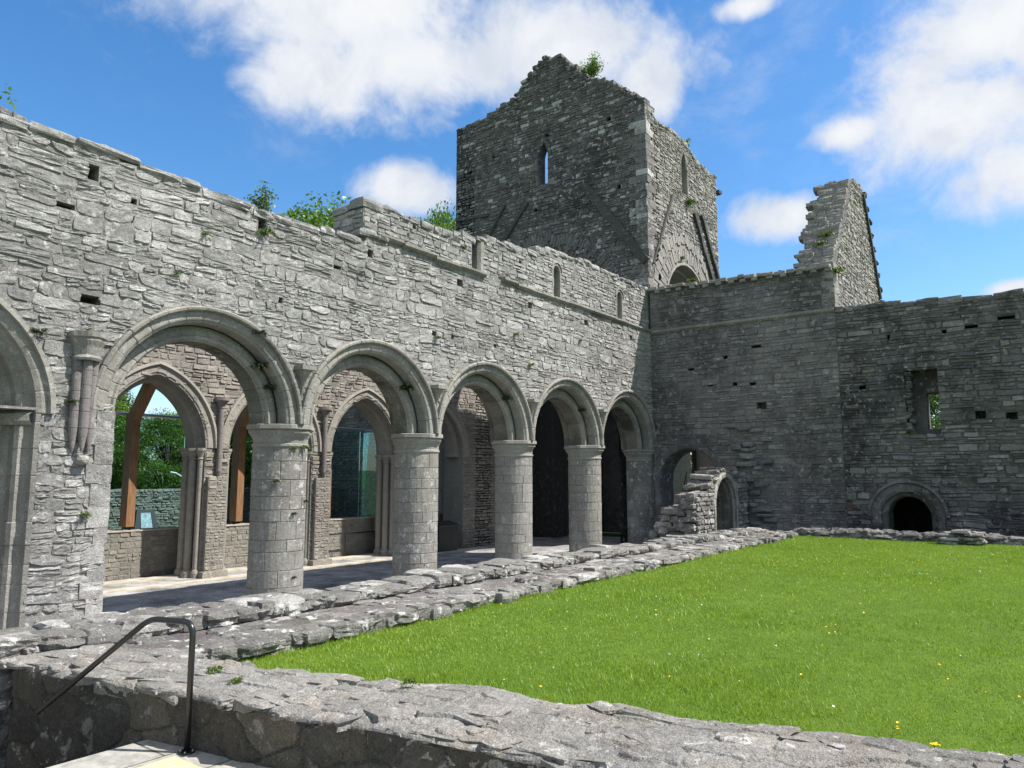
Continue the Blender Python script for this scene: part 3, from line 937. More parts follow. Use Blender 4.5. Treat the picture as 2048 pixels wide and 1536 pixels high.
rc = courses(YS + 0.12, YS + 1.1, lambda u: 8.45 + 0 * u, [], 7.6, h=(0.12, 0.26), l=(0.25, 0.5), seed=16)
stones(mb, rc, map_end, depth=(0.01, 0.05), seed=17)
cap(mb, 10.65, 24.5, uptop, map_s_up, 1.0, 0, l=(0.2, 0.6), h=(0.045, 0.11), seed=24)
mb.build('clerestory_masonry', M_NAVE, nave)

for i, o in enumerate(cw[:2]):
    mb = MB()
    pr = [(0.30, 0.0), (0.30, 0.045), (0.255, 0.055), (0.25, 0.02), (0.175, 0.02), (0.15, -0.03), (0.14, -0.34)]
    arch_ring(mb, o.c, o.zs, pr, map_s_up, nv=7, seed=i)
    for sd in (-1, 1): jamb(mb, o.c, sd, o.zb, o.zs, [(0.24, 0.0), (0.24, 0.02), (0.175, 0.02), (0.15, -0.03), (0.14, -0.34)], map_s_up, seed=i * 2 + sd + 3)
    mb.build('clerestory_window', M_ASH, nave)
mb = MB()
jamb(mb, 14.62, 1, 7.84, 8.72, [(0.30, 0.0), (0.29, 0.03), (0.18, 0.03), (0.10, -0.05), (0.10, -0.5), (0.2, -0.9)], map_s_up, h=(0.3, 0.45), seed=9)
mb.build('broken_window_jamb', M_ASH, nave)

# string course below the clerestory
mb = MB()
u = 10.95; V = []
r_ = np.random.RandomState(3)
while u < 24.55:
    L = r_.uniform(0.5, 1.1); L = min(L, 24.58 - u)
    bias = 0.05 * math.sin(u * 1.3) * (1 if u < 16 else 0.1)
    if not (u < 16.4 and r_.rand() < 0.22):
        pj = r_.uniform(0.10, 0.14); z = 7.80 + bias + r_.normal(0, 0.008)
        a, b = u + 0.006, u + L - 0.006
        pf = [(-0.10, z - 0.085), (0.02, z - 0.08), (pj - 0.03, z - 0.05), (pj, z - 0.02), (pj, z + 0.03), (0.0, z + 0.06), (-0.18, z + 0.065)]
        vv = [(uu, q[1] + r_.normal(0, 0.004), q[0]) for uu in (a, (a + b) / 2, b) for q in pf]
        vv = np.array(vv); K = len(pf)
        mb.add(map_s(vv[:, 0], vv[:, 1], vv[:, 2]), [(i * K + j, i * K + j + 1, (i + 1) * K + j + 1, (i + 1) * K + j) for i in range(2) for j in range(K - 1)] + [(0, 1, 5, 6), (2 * K, 2 * K + 1, 2 * K + 5, 2 * K + 6), (1, 2, 4, 5), (2 * K + 1, 2 * K + 2, 2 * K + 4, 2 * K + 5)], tone=r_.rand())
    u += L
mb.build('string_course', M_ASH, nave)

# moulded arches
def full_prof(h=True):
    p = []
    if h: p += [(1.985, -0.01), (1.985, 0.10), (1.955, 0.13), (1.915, 0.12), (1.895, 0.085), (1.905, 0.03)]
    else: p += [(1.95, -0.01), (1.95, 0.035)]
    p += [(1.87, 0.03), (1.775, 0.03), (1.75, 0.02), (1.735, -0.005), (1.70, -0.03), (1.69, -0.06), (1.69, -0.30), (1.74, -0.38)]
    return p

INNER = [(1.72, -0.40), (1.67, -0.33), (1.60, -0.30), (1.52, -0.295), (1.49, -0.265), (1.455, -0.265), (1.43, -0.30), (1.43, -0.36), (1.405, -0.38)]
SOFF = [(1.43, -0.36), (1.405, -0.385), (1.40, -0.42), (1.40, -0.82), (1.45, -0.88), (1.66, -0.89), (1.66, -1.2)]

for i, c in enumerate(ARC):
    mb = MB()
    arch_ring(mb, c, SPR, full_prof(), map_s, nv=17, sub=3, seed=i, groove=0.011, tone=(0.0, 1.0))
    ar = mb.build('moulded_arch', M_ASH, nave)
    mb = MB(); arch_ring(mb, c, SPR, INNER, map_s, nv=19, sub=3, seed=i + 40, groove=0.010, tone=(0.0, 1.0))
    mb.build('inner_order', M_ASH, ar)
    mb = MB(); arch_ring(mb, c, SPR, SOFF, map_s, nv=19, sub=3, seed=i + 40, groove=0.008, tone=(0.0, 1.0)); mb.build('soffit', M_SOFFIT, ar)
mb = MB()
prof0 = [(1.97, -0.01), (1.97, 0.09), (1.90, 0.10), (1.88, 0.035), (1.80, 0.03), (1.74, 0.0), (1.72, -0.10), (1.66, -0.16), (1.60, -0.16), (1.56, -0.22), (1.56, -0.40), (1.50, -0.46), (1.40, -0.46), (1.36, -0.52), (1.36, -0.75), (1.30, -0.80), (1.2, -0.80), (1.2, -1.2)]
arch_ring(mb, a0c, 3.35, prof0, map_s, nv=17, seed=31)
mb.build('moulded_arch', M_ASH, nave)
mb = MB()
for sd in (-1, 1):
    jamb(mb, a0c, sd, FLOOR, 3.35, prof0[4:], map_s, seed=33 + sd)
pj = [(1.86, 0.02), (1.86, 0.02)]
V = np.array([(a0c + r, z, d) for z, o in ((3.18, 0.0), (3.24, 0.05), (3.34, 0.06), (3.36, 0.03)) for r, d in [(1.72 - o, -0.02), (1.56 - o, -0.12), (1.40 - o, -0.40), (1.2 - o, -0.75), (1.2 - o, -1.1)]])
mb.add(map_s(V[:, 0], V[:, 1], V[:, 2]), [(i * 5 + j, i * 5 + j + 1, i * 5 + j + 6, i * 5 + j + 5) for i in range(3) for j in range(4)])
mb.build('doorway_jamb', M_ASH, nave)
mb = MB(); box(mb, a0c - 1.6, a0c + 1.6, YS + 1.0, YS + 1.15, FLOOR, 5.2, 0.2)  # dark sheet behind the arch stands in for the unlit interior
mb.build('dark_backing', M_DARKB, nave)

# round columns with octagonal capitals
def ashlar(circ, z0, z1, seed, h=(0.22, 0.36)):
    rr = np.random.RandomState(seed); out = []; z = z0
    while z < z1 - 0.02:
        hh = rr.uniform(*h)
        if z1 - (z + hh) < 0.18: hh = z1 - z
        nst = rr.randint(5, 9); a = np.sort(rr.uniform(0, 1, 1)) + np.cumsum(rr.uniform(0.6, 1.4, nst)); a = a / (a[-1] - a[0] + 0.12) * 1.0
        cuts = np.cumsum(rr.uniform(0.6, 1.4, nst)); cuts = cuts / cuts[-1] * circ; st = rr.uniform(0, circ)
        p = 0
        for q in cuts:
            out.append((st + p, st + q, z, z + hh)); p = q
        z += hh
    return np.array(out)

def capital(mb, cx, cy, r, z0, z1, seed=0, t=0.5, a0=0, a1=2 * math.pi, wide=1.0):
    H = z1 - z0
    lathe(mb, cx, cy, [(r * 1.0, z0 - 0.02), (r * 1.06, z0 + 0.01), (r * 1.06, z0 + 0.05), (r * 1.01, z0 + 0.07)], 56, t, a0=a0, a1=a1)
    lathe(mb, cx, cy, [(r * 1.01, z0 + 0.07, 0), (r * 1.03, z0 + H * 0.35, 0.2), (r * (1 + 0.10 * wide), z0 + H * 0.58, 0.7), (r * (1 + 0.12 * wide), z0 + H * 0.62, 1), (r * (1 + 0.12 * wide), z0 + H * 0.74, 1)], 56, t * 0.9, a0=a0, a1=a1, seed=seed, wob=0.012)
    lathe(mb, cx, cy, [(r * (1 + 0.10 * wide), z0 + H * 0.74, 1), (r * (1 + 0.17 * wide), z0 + H * 0.80, 1), (r * (1 + 0.17 * wide), z1 - 0.01, 1), (r * (1 + 0.15 * wide), z1, 1), (0.02, z1 + 0.003, 1)], 56, t * 1.1, a0=a0, a1=a1, seed=seed + 3, wob=0.012)

YC = YS + 0.60
for i, cx in enumerate(COLX):
    r = 0.525
    mb = MB()
    mb2 = MB()
    mapc = lambda u, v, d, cx=cx, r=r: np.stack([cx + (r + d) * np.cos(u / r), YC + (r + d) * np.sin(u / r), v], -1)
    rects = ashlar(2 * math.pi * r, FLOOR, 3.06, 40 + i)
    stones(mb2, rects, mapc, depth=(0.002, 0.010), gap=0.005, nx=8, ny=4, jit=0.003, rough=0.0012, bevel=0.010, seed=50 + i, tone=(0.25, 0.80), tilt=0.004, back=-0.008, rnd=0.0)
    lathe(mb2, cx, YC, [(r - 0.004, FLOOR), (r - 0.004, 3.10)], 60, 0.05, )
    colm = mb2.build('column', M_COLUMN, nave)
    mb3 = MB(); capital(mb3, cx, YC, r, 3.02, SPR + 0.005, seed=i * 7, wide=1.65)
    mb3.build('capital', M_ASH, colm)
# half column (respond) at the crossing and its capital
mb = MB(); r = 0.50
rx = 24.72
mapc = lambda u, v, d: np.stack([rx + (r + d) * np.cos(u / r), YC + (r + d) * np.sin(u / r), v], -1)
stones(mb, ashlar(2 * math.pi * r, FLOOR, 3.06, 71), mapc, depth=(0.002, 0.010), gap=0.005, nx=8, ny=4, jit=0.003, rough=0.0012, bevel=0.01, seed=72, tilt=0.003, back=-0.008, rnd=0.0)
lathe(mb, rx, YC, [(r - 0.004, FLOOR), (r - 0.004, 3.1)], 50, 0.1)
rp = mb.build('respond', M_COLUMN, nave)
mb = MB(); capital(mb, rx, YC, r, 3.02, SPR + 0.005, wide=1.65); mb.build('capital', M_ASH, rp)

# corbels between the arches
def corbel(mb, x, z, mapf, w_=0.20, hgt=0.42, pr=0.22):
    K = 12
    V = []
    prof = [(0.02, z - hgt - 0.32, 0.02), (0.25, z - hgt, 0.35), (0.5, z - hgt * 0.6, 0.6), (0.82, z - 0.14, 0.85), (0.85, z - 0.11, 0.9), (1.0, z - 0.09, 1.0), (1.0, z - 0.005, 1.0), (0.9, z, 0.9), (0.0, z, 0.0)]
    for q, zz, p in prof:
        for j in range(K):
            a = -math.pi / 2 + math.pi * j / (K - 1)
            sx, cx_ = math.sin(a), math.cos(a)
            kx = 1 / max(abs(sx), abs(cx_)) if q > 0.95 else 1
            V.append((x + w_ * q * sx * kx, zz, 0.0 + pr * p * min(cx_ * kx, 1.0) - 0.02))
    V = np.array(V)
    mb.add(mapf(V[:, 0], V[:, 1], V[:, 2]), [(i * K + j, i * K + j + 1, (i + 1) * K + j + 1, (i + 1) * K + j) for i in range(len(prof) - 1) for j in range(K - 1)], tone=0.4)

for cx in COLX:
    mb = MB(); corbel(mb, cx, 4.62, map_s, w_=0.19, hgt=0.40, pr=0.27); mb.build('corbel', M_ASH, nave)
# triple vaulting shaft hanging on the western pier
mb = MB()
for dx, pr in ((-0.115, 0.05), (0.0, 0.11), (0.115, 0.05)):
    z = 4.20; r_ = np.random.RandomState(int(dx * 100) + 50)
    prof = []
    for zz in np.arange(2.80, 3.16, 0.06): prof.append((0.012 + 0.058 * min(1, ((zz - 2.80) / 0.33)) ** 0.7, zz))
    zc = 3.16
    while zc < 4.22:
        z2 = min(zc + r_.uniform(0.16, 0.34), 4.25)
        prof += [(0.066, zc), (0.074, zc + 0.008), (0.074, z2 - 0.008), (0.066, z2)]
        zc = z2
    lathe(mb, 5.06 + dx, YS - pr, prof, 16, 0.5 + dx)
mb.build('vaulting_shaft', M_SHAFT, nave)
mb = MB()
lathe(mb, 5.06, YS - 0.05, [(0.19, 4.20, 0.3), (0.21, 4.24, 0.4), (0.19, 4.28, 0.4), (0.21, 4.42, 0.8), (0.245, 4.50, 1), (0.245, 4.54, 1), (0.27, 4.56, 1), (0.27, 4.64, 1), (0.1, 4.66, 1)], 32, 0.4, wob=0.05, seed=4)
mb.build('shaft_capital', M_ASH, nave)
mb = MB(); rocks(mb, [(5.10, YS - 0.05, 2.68)], [(0.09, 0.09, 0.07)], rnd=0.8, seed=6); mb.build('carved_boss', M_ASH, nave)

# ================================================================== TRANSEPT WEST WALL
trans = thing('transept_wall', 'tall shaded grey transept wall with a string course, coping slabs and a round arched doorway', 'wall', (XT + 0.6, 9, FLOOR))
ttop = lin([(5.6, 9.10), (12.3, 9.32)])
d1 = Op(10.83, 1.10, FLOOR - 0.2, 2.35)
thole = [Op(8.15, 0.17, 4.68, 4.92, 'rect'), Op(9.34, 0.09, 6.50, 6.62, 'rect'), Op(8.25, 0.17, 6.77, 6.87, 'rect'), Op(6.50, 0.16, 6.71, 6.80, 'rect'), Op(10.60, 0.12, 6.21, 6.29, 'rect'),
         Op(9.03, 0.08, 5.54, 5.66, 'rect'), Op(8.42, 0.11, 5.50, 5.62, 'rect'), Op(6.08, 0.10, 5.36, 5.46, 'rect'), Op(9.9, 0.10, 5.58, 5.66, 'rect'), Op(5.95, 0.04, 6.71, 6.78, 'rect')]
mb = MB()
slab(mb, 5.68, YS, ttop, [d1] + thole, map_t, 0, -0.40, FLOOR - 0.2)
slab(mb, 5.68, YS, ttop, [d1], map_t, -0.402, -1.1, FLOOR - 0.2)
rc = courses(5.68, YS, lambda u: ttop(u) - 0.02, [d1] + thole, FLOOR, h=(0.07, 0.21), l=(0.15, 0.62), split=0.25, seed=81, gap=-0.02)
stones(mb, rc, map_t, depth=(0.008, 0.036), gap=0.012, jit=0.026, rough=0.004, bevel=0.012, seed=82, tilt=0.02, warp=0.02)
# broken stones left where the ruined screen wall was bonded in
r_ = np.random.RandomState(5); C, Hs = [], []
for i in range(38):
    z = r_.uniform(0.6, 4.2); C.append((XT - 0.05, 8.55 + r_.normal(0, 0.28) + 0.1 * (z - 2.5), z)); Hs.append((r_.uniform(0.06, 0.2), r_.uniform(0.10, 0.26), r_.uniform(0.04, 0.09)))
rocks(mb, C, Hs, seed=14)
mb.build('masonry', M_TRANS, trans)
mb = MB()
arch_ring(mb, 10.83, 2.35, [(1.34, 0.0), (1.34, 0.03), (1.13, 0.03), (1.08, 0.0), (1.08, -1.1)], map_t, nv=15, seed=60)
for sd in (-1, 1): jamb(mb, 10.83, sd, FLOOR, 2.35, [(1.26, 0.0), (1.26, 0.03), (1.13, 0.03), (1.08, 0.0), (1.08, -1.1)], map_t, seed=61 + sd)
mb.build('doorway', M_TRANS, trans)
mb = MB()
u = 5.70; r_ = np.random.RandomState(33); K = 6
while u < YS - 0.02:
    L = min(r_.uniform(0.5, 1.0), YS - u)
    z = 7.77 - 0.012 * (u < 8) + r_.normal(0, 0.004)
    pf = [(-0.05, z - 0.09), (0.02, z - 0.085), (0.09, z - 0.04), (0.10, z + 0.02), (0.0, z + 0.07), (-0.05, z + 0.07)]
    vv = np.array([(uu, q[1], q[0]) for uu in (u + 0.004, u + L - 0.004) for q in pf])
    mb.add(map_t(vv[:, 0], vv[:, 1], vv[:, 2]), [(j, j + 1, K + j + 1, K + j) for j in range(K - 1)] + [(0, 1, 4, 5), (1, 2, 3, 4), (K, K + 1, K + 4, K + 5), (K + 1, K + 2, K + 3, K + 4)], tone=r_.rand())
    u += L
mb.build('string_course', M_ASH, trans)
mb = MB(); u = 5.68; C, Hs = [], []
while u < 12.2:
    L = r_.uniform(0.22, 0.46)
    C.append((XT + 0.45 - r_.uniform(0.10, 0.18), u + L / 2, float(ttop(u)) + 0.055 + r_.normal(0, 0.012))); Hs.append((0.52, L * 0.47, 0.058))
    u += L
rocks(mb, C, Hs, rnd=0.12, rough=0.02, tilt=0.015, seed=35, tone=(0.3, 1))
u = 5.8; C, Hs = [], []
while u < 12.1:
    L = r_.uniform(0.25, 0.4); C.append((XT - 0.05, u, float(ttop(u)) - 0.06)); Hs.append((0.12, 0.10, 0.05)); u += L + 0.12
rocks(mb, C, Hs, rnd=0.1, rough=0.02, seed=36)
mb.build('coping', M_ASH, trans)

# inside of the roofless south transept, seen through its doorway
tro = thing('crossing_pier', 'cut stone pier coloured sunlit-pale seen through the round doorway of the transept wall', 'pier', (26.6, 12.5, FLOOR))
mb = MB()
map_cp = lambda u, v, d: np.stack([u, 11.98 - d, v], -1)
slab(mb, 25.75, 27.50, lambda u: 4.3 + 0 * np.asarray(u), [], map_cp, 0, -1.3, FLOOR)
stones(mb, courses(25.75, 27.50, lambda u: 4.3 + 0 * u, [], FLOOR, h=(0.3, 0.42), l=(0.5, 0.9), split=0, seed=83), map_cp, depth=(0.003, 0.008), gap=0.006, jit=0.003, rough=0.001, bevel=0.01, seed=84, tilt=0.003, rnd=0.0)
mb.build('masonry', M_SUNPALED, tro)
mb = MB()
for i in range(5): tube(mb, [(25.95, 11.5 + i * 0.07, FLOOR), (25.95, 11.5 + i * 0.07, 2.55 - i * 0.28)], 0.010, 6)
tube(mb, [(25.95, 11.48, 2.63), (25.95, 11.82, 1.27)], 0.016, 8)
tag(mb.build('stair_railing', M_BLACK), 'thin black railing with a sloping rail seen through the transept doorway', 'railing')

# ================================================================== EAST CLOISTER RANGE WALL
rng_ = thing('range_wall', 'dark stained low cloister range wall with a small arched doorway and a broken window', 'wall', (XT + 0.6, 2, FLOOR))
rtop = lin([(-14, 7.3), (-3, 7.42), (0.7, 7.50), (1.9, 7.52), (3.15, 7.60), (4.5, 7.72), (5.7, 7.70)])
d2 = Op(4.0, 0.72, FLOOR - 0.2, 1.28)
wn = Op(3.42, 0.44, 3.66, 5.60, 'rect')
rh = [Op(1.99, 0.13, 4.07, 4.30, 'rect'), Op(1.26, 0.14, 3.98, 4.22, 'rect'), Op(2.73, 0.06, 6.60, 6.72, 'rect'), Op(3.62, 0.18, 6.86, 6.95, 'rect'), Op(2.05, 0.16, 6.68, 6.78, 'rect'), Op(1.2, 0.2, 6.83, 6.93, 'rect'), Op(5.02, 0.10, 5.12, 5.25, 'rect'),
      Op(0.6, 0.12, 4.1, 4.3, 'rect'), Op(-1.2, 0.13, 4.0, 4.2, 'rect'), Op(-3, 0.12, 4.1, 4.3, 'rect')]
sky_hole = Op(4.20, 0.045, 6.58, 6.74, 'rect')
mb = MB()
slab(mb, -14, 5.678, rtop, [d2, wn, sky_hole] + rh, map_t, 0, -0.5, FLOOR - 0.2)
back = [d2, Op(3.18, 0.20, 3.86, 4.95, 'rect'), Op(4.34, 0.20, 6.58, 7.02, 'rect')]
slab(mb, -14, 5.678, rtop, back, map_t, -0.502, -1.1, FLOOR - 0.2)
rc = courses(-6, 5.678, lambda u: rtop(u) + 0.03, [d2, wn, sky_hole] + rh, FLOOR, h=(0.07, 0.23), l=(0.15, 0.7), split=0.28, seed=91, gap=-0.02)
stones(mb, rc, map_t, depth=(0.010, 0.050), gap=0.013, jit=0.032, rough=0.005, bevel=0.014, seed=92, tilt=0.03, warp=0.025)
cap(mb, -6, 5.7, rtop, map_t, 1.1, math.pi / 2, l=(0.25, 0.8), h=(0.05, 0.11), seed=94)
# loose splayed rubble in the window
r_ = np.random.RandomState(8); C, Hs = [], []
for i in range(16): C.append((XT + 0.20 + r_.uniform(0, 0.10), 3.80 + r_.normal(0, 0.03), 3.75 + i * 0.115)); Hs.append((0.25, 0.08, 0.06))
rocks(mb, C, Hs, seed=9)
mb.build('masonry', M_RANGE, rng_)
mb = MB()
arch_ring(mb, 4.0, 1.28, [(1.08, 0.0), (1.08, 0.10), (1.0, 0.12), (0.97, 0.04), (0.80, 0.03), (0.74, -0.02), (0.72, -0.16), (0.62, -0.18), (0.58, -0.24), (0.58, -1.1)], map_t, nv=13, seed=96)
for sd in (-1, 1): jamb(mb, 4.0, sd, FLOOR, 1.28, [(0.97, 0.0), (0.95, 0.03), (0.80, 0.03), (0.74, -0.02), (0.72, -0.16), (0.62, -0.18), (0.58, -0.24), (0.58, -1.1)], map_t, seed=97 + sd)
mb.build('doorway', M_RANGE, rng_)
mb = MB()
box(mb, XT + 1.1, 30, 1.5, 6.0, 2.9, 3.1, 0.2); box(mb, 29.8, 30, 1.5, 6.0, FLOOR, 2.9, 0.2); box(mb, XT + 1.1, 30, 1.4, 1.5, FLOOR, 3.1, 0.2); box(mb, XT + 1.1, 30, 5.9, 6.0, FLOOR, 3.1, 0.2)  # roofed box added behind the doorway to keep it dark
mb.build('added_dark_room', M_DARKB, rng_)
mb = MB(); box(mb, XT - 0.05, XT + 0.0, 5.38, 5.72, 1.49, 1.57)
tag(mb.build('wall_plaque', M_PLAQUE), 'small dark red plaque fixed on the wall left of the little arched doorway', 'plaque')

# ================================================================== CROSSING TOWER
tower = thing('crossing_tower', 'massive square ruined stone tower with a broken gable and narrow pointed windows', 'tower', (28.2, 17, FLOOR))
TX0, TX1, TY0, TY1 = XT + 0.06, 31.75, YS + 0.06, 21.86
wt = lin([(21.9, 18.50), (20.41, 18.52), (19.25, 18.86), (18.45, 19.02), (18.14, 19.5), (17.6, 19.9), (17.19, 20.20), (16.85, 20.36), (16.66, 20.30), (16.5, 20.10), (16.38, 20.20), (16.2, 20.22), (15.66, 19.66), (14.94, 18.92), (14.7, 18.62), (14.35, 18.48), (13.8, 18.22), (13.21, 17.80), (12.89, 17.42), (12.5, 17.10), (12.29, 16.90), (12.2, 16.4)])
twin = Op(16.97, 0.24, 14.72, 16.00, 'pointed', e=0.5)
warch = Op(17.1, 3.5, FLOOR - 0.2, 8.0)
mb = MB()
th_ = [Op(16.77, 0.10, 16.76, 16.92, 'rect'), Op(19.67, 0.09, 16.60, 16.72, 'rect'), Op(13.78, 0.09, 16.58, 16.74, 'rect'), Op(13.34, 0.11, 13.64, 13.82, 'rect'), Op(17.36, 0.09, 13.60, 13.74, 'rect')]
slab(mb, TY0, TY1, wt, [twin, warch] + th_, map_tw, 0, -0.5, 7.0, step=0.2)
slab(mb, TY0, TY1, wt, [Op(17.45, 0.85, 14.55, 16.0, 'pointed', e=0.5), warch], map_tw, -0.502, -1.1, 7.0, step=0.2)
wide = Op(17.0, 3.9, 7.0, 8.0)
wide2 = Op(17.2, 3.3, 7.0, 8.6)
rc = courses(TY0 + 0.35, TY1, lambda u: wt(u) + 0.03, [twin, wide2] + th_, 8.5, h=(0.07, 0.20), l=(0.14, 0.48), split=0.2, seed=101)
stones(mb, rc, map_tw, depth=(0.008, 0.05), gap=0.016, nx=5, ny=4, jit=0.026, rough=0.005, bevel=0.014, seed=102, tilt=0.025, warp=0.02)
# thin slab voussoirs of the great crossing arch
r_ = np.random.RandomState(66)
for ring_r0, ring_r1 in ((3.05, 3.75), (3.8, 4.35)):
    n = int(math.pi * ring_r0 / 0.13)
    C, Hs, = [], []
    for i in range(n):
        a = math.pi * (i + 0.5) / n; rm = (ring_r0 + ring_r1) / 2 + r_.normal(0, 0.08); hl = (ring_r1 - ring_r0) / 2 * r_.uniform(0.6, 1.0)
        cy_, cz = 17.2 + rm * math.cos(a), 8.2 + rm * math.sin(a)
        if cz < 8.6: continue
        ca, sa = math.cos(a), math.sin(a)
        tk = 0.057; dp = 0.045 + r_.uniform(0, 0.03)
        V = []
        for dx in (0.05, -dp):
            for p, q in ((-hl, -tk), (hl, -tk * 1.15), (hl, tk * 1.15), (-hl, tk)):
                V.append((TX0 + dx + r_.normal(0, 0.006), cy_ + p * ca - q * sa, cz + p * sa + q * ca))
        mb.add(V, [(4, 5, 6, 7), (0, 1, 5, 4), (1, 2, 6, 5), (2, 3, 7, 6), (3, 0, 4, 7)], tone=r_.uniform(0.0, 0.7))
cap(mb, 12.3, 21.7, wt, map_tw, 1.1, math.pi / 2, l=(0.15, 0.4), h=(0.05, 0.12), seed=104)
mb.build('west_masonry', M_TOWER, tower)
# window dressing
mb = MB()
arch_ring(mb, twin.c, twin.zs, [(0.40, 0.0), (0.40, 0.03), (0.30, 0.02), (0.235, -0.06), (0.23, -0.48)], map_tw, e=0.5, nv=8, seed=5)
for sd in (-1, 1): jamb(mb, twin.c, sd, twin.zb, twin.zs, [(0.36, 0.0), (0.36, 0.03), (0.30, 0.02), (0.235, -0.06), (0.23, -0.48)], map_tw, seed=6 + sd)
mb.build('lancet_window', M_TOWER, tower)

st = lin([(24.6, 16.35), (25.9, 16.48), (27.3, 16.62), (28.5, 16.48), (29.6, 16.15), (30.7, 16.08), (31.3, 16.1), (31.75, 16.2)])
sarch = Op(28.15, 2.0, 8.49, 9.1)
slow = Op(28.65, 2.5, FLOOR - 0.2, 8.5, 'rect')
swin = Op(28.20, 0.27, 14.25, 15.45, 'pointed', e=0.5)
sh_ = [Op(26.0, 0.08, 15.3, 15.4, 'rect'), Op(30.2, 0.08, 14.6, 14.7, 'rect'), Op(27.5, 0.10, 12.2, 12.3, 'rect'), Op(26.9, 0.10, 11.7, 11.8, 'rect'), Op(26.6, 0.1, 12.9, 13.0, 'rect')]
mb = MB()
slab(mb, TX0 + 0.015, TX1, st, [slow, sarch, swin] + sh_, map_ts, 0, -0.5, FLOOR - 0.2)
slab(mb, TX0 + 0.015, TX1, st, [slow, sarch], map_ts, -0.502, -1.1, FLOOR - 0.2)
rc = courses(TX0 + 0.30, TX1, lambda u: st(u) + 0.02, [Op(28.15, 3.3, 0, 9.1), swin] + sh_, 9.0, h=(0.07, 0.19), l=(0.12, 0.38), split=0.15, seed=111)
stones(mb, rc, map_ts, depth=(0.008, 0.05), gap=0.02, nx=5, ny=4, jit=0.03, rough=0.005, bevel=0.014, seed=112, tilt=0.025, tone=(0.1, 1), warp=0.02)
for ring_r0, ring_r1 in ((2.12, 2.75), (2.8, 3.3)):
    n = int(math.pi * ring_r0 / 0.14)
    for i in range(n):
        a = math.pi * (i + 0.5) / n; rm = (ring_r0 + ring_r1) / 2 + r_.normal(0, 0.06); hl = (ring_r1 - ring_r0) / 2 * r_.uniform(0.6, 1.0)
        ux, cz = 28.15 + rm * math.cos(a), 9.1 + rm * math.sin(a); ca, sa = math.cos(a), math.sin(a)
        V = []
        for dy in (0.05, -0.06 + r_.uniform(0, 0.03)):
            for p, q in ((-hl, -0.062), (hl, -0.068), (hl, 0.068), (-hl, 0.062)): V.append((ux + p * ca - q * sa, TY0 + dy, cz + p * sa + q * ca))
        mb.add(V, [(4, 5, 6, 7), (0, 1, 5, 4), (1, 2, 6, 5), (2, 3, 7, 6), (3, 0, 4, 7)], tone=r_.uniform(0.2, 0.9))
cap(mb, TX0 + 0.3, TX1, st, map_ts, 1.1, 0, l=(0.15, 0.4), h=(0.05, 0.12), seed=114)
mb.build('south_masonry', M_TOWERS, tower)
mb = MB()
arch_ring(mb, 28.15, 9.1, [(2.12, 0.0), (2.12, 0.05), (2.02, 0.06), (1.98, 0.0), (1.96, -0.3), (1.80, -0.32), (1.78, -1.1)], map_ts, nv=21, seed=15)
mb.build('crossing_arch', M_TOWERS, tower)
mb = MB()
arch_ring(mb, swin.c, swin.zs, [(0.40, 0.0), (0.40, 0.03), (0.30, 0.02), (0.262, -0.06), (0.26, -0.48)], map_ts, e=0.5, nv=8, seed=15)
for sd in (-1, 1): jamb(mb, swin.c, sd, swin.zb, swin.zs, [(0.36, 0.0), (0.36, 0.03), (0.30, 0.02), (0.262, -0.06), (0.26, -0.48)], map_ts, seed=16 + sd)
box(mb, 27.9, 28.5, TY0 + 0.52, TY0 + 0.56, 14.2, 16.1, 0.1, 1)
mb.build('lancet_window', M_TOWERS, tower)
# corner quoins
mb = MB(); z = 9.2; r_ = np.random.RandomState(21); i = 0; C, Hs = [], []
while z < 16.9:
    h = r_.uniform(0.18, 0.34); a, b = (0.36, 0.24) if i % 2 else (0.22, 0.38)
    C.append((TX0 - 0.045 + a, TY0 - 0.045 + b, z + h / 2)); Hs.append((a, b, h / 2 - 0.006)); z += h; i += 1
rocks(mb, C, Hs, rnd=0.05, rough=0.012, tilt=0.004, seed=22, tone=(0.4, 1))
mb.build('quoins', M_TOWER, tower)
# north and east sides, dark stone standing in for the inner shade
mb = MB()
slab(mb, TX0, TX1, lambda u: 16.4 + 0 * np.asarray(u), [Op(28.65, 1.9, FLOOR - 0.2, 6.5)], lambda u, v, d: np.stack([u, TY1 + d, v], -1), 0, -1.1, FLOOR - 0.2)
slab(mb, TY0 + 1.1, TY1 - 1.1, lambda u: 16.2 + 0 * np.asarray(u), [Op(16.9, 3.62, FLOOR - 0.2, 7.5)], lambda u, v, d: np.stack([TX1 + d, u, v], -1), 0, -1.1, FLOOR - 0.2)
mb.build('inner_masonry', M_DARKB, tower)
# sloping weather courses that mark the vanished roofs
def weather(p0, p1, wd, pr, nrm, seed):
    m_ = MB(); r2 = np.random.RandomState(seed)
    p0, p1, nr = Vector(p0), Vector(p1), Vector(nrm)
    n = max(3, int((p1 - p0).length / 0.55))
    for i in range(n):
        a, b = p0.lerp(p1, i / n), p0.lerp(p1, (i + 1) / n - 0.001)
        o = nr * (pr / 2 + r2.normal(0, 0.006))
        obox(m_, a + o, b + o, pr + 0.05, wd * r2.uniform(0.92, 1.05), r2.uniform(0.3, 0.7), side=nrm)
    m_.build('weather_course', M_DARKB, tower)
W_ = (-1, 0, 0); S_ = (0, -1, 0)
weather((TX0, 18.96, 14.25), (TX0, 20.10, 12.70), 0.13, 0.10, W_, 1)
weather((TX0, 17.75, 14.08), (TX0, 19.15, 12.45), 0.15, 0.12, W_, 2)
weather((TX0, 14.88, 14.10), (TX0, 12.25, 10.50), 0.34, 0.14, W_, 3)
weather((TX0, 21.8, 14.16), (TX0, 19.9, 14.0), 0.13, 0.09, W_, 4)
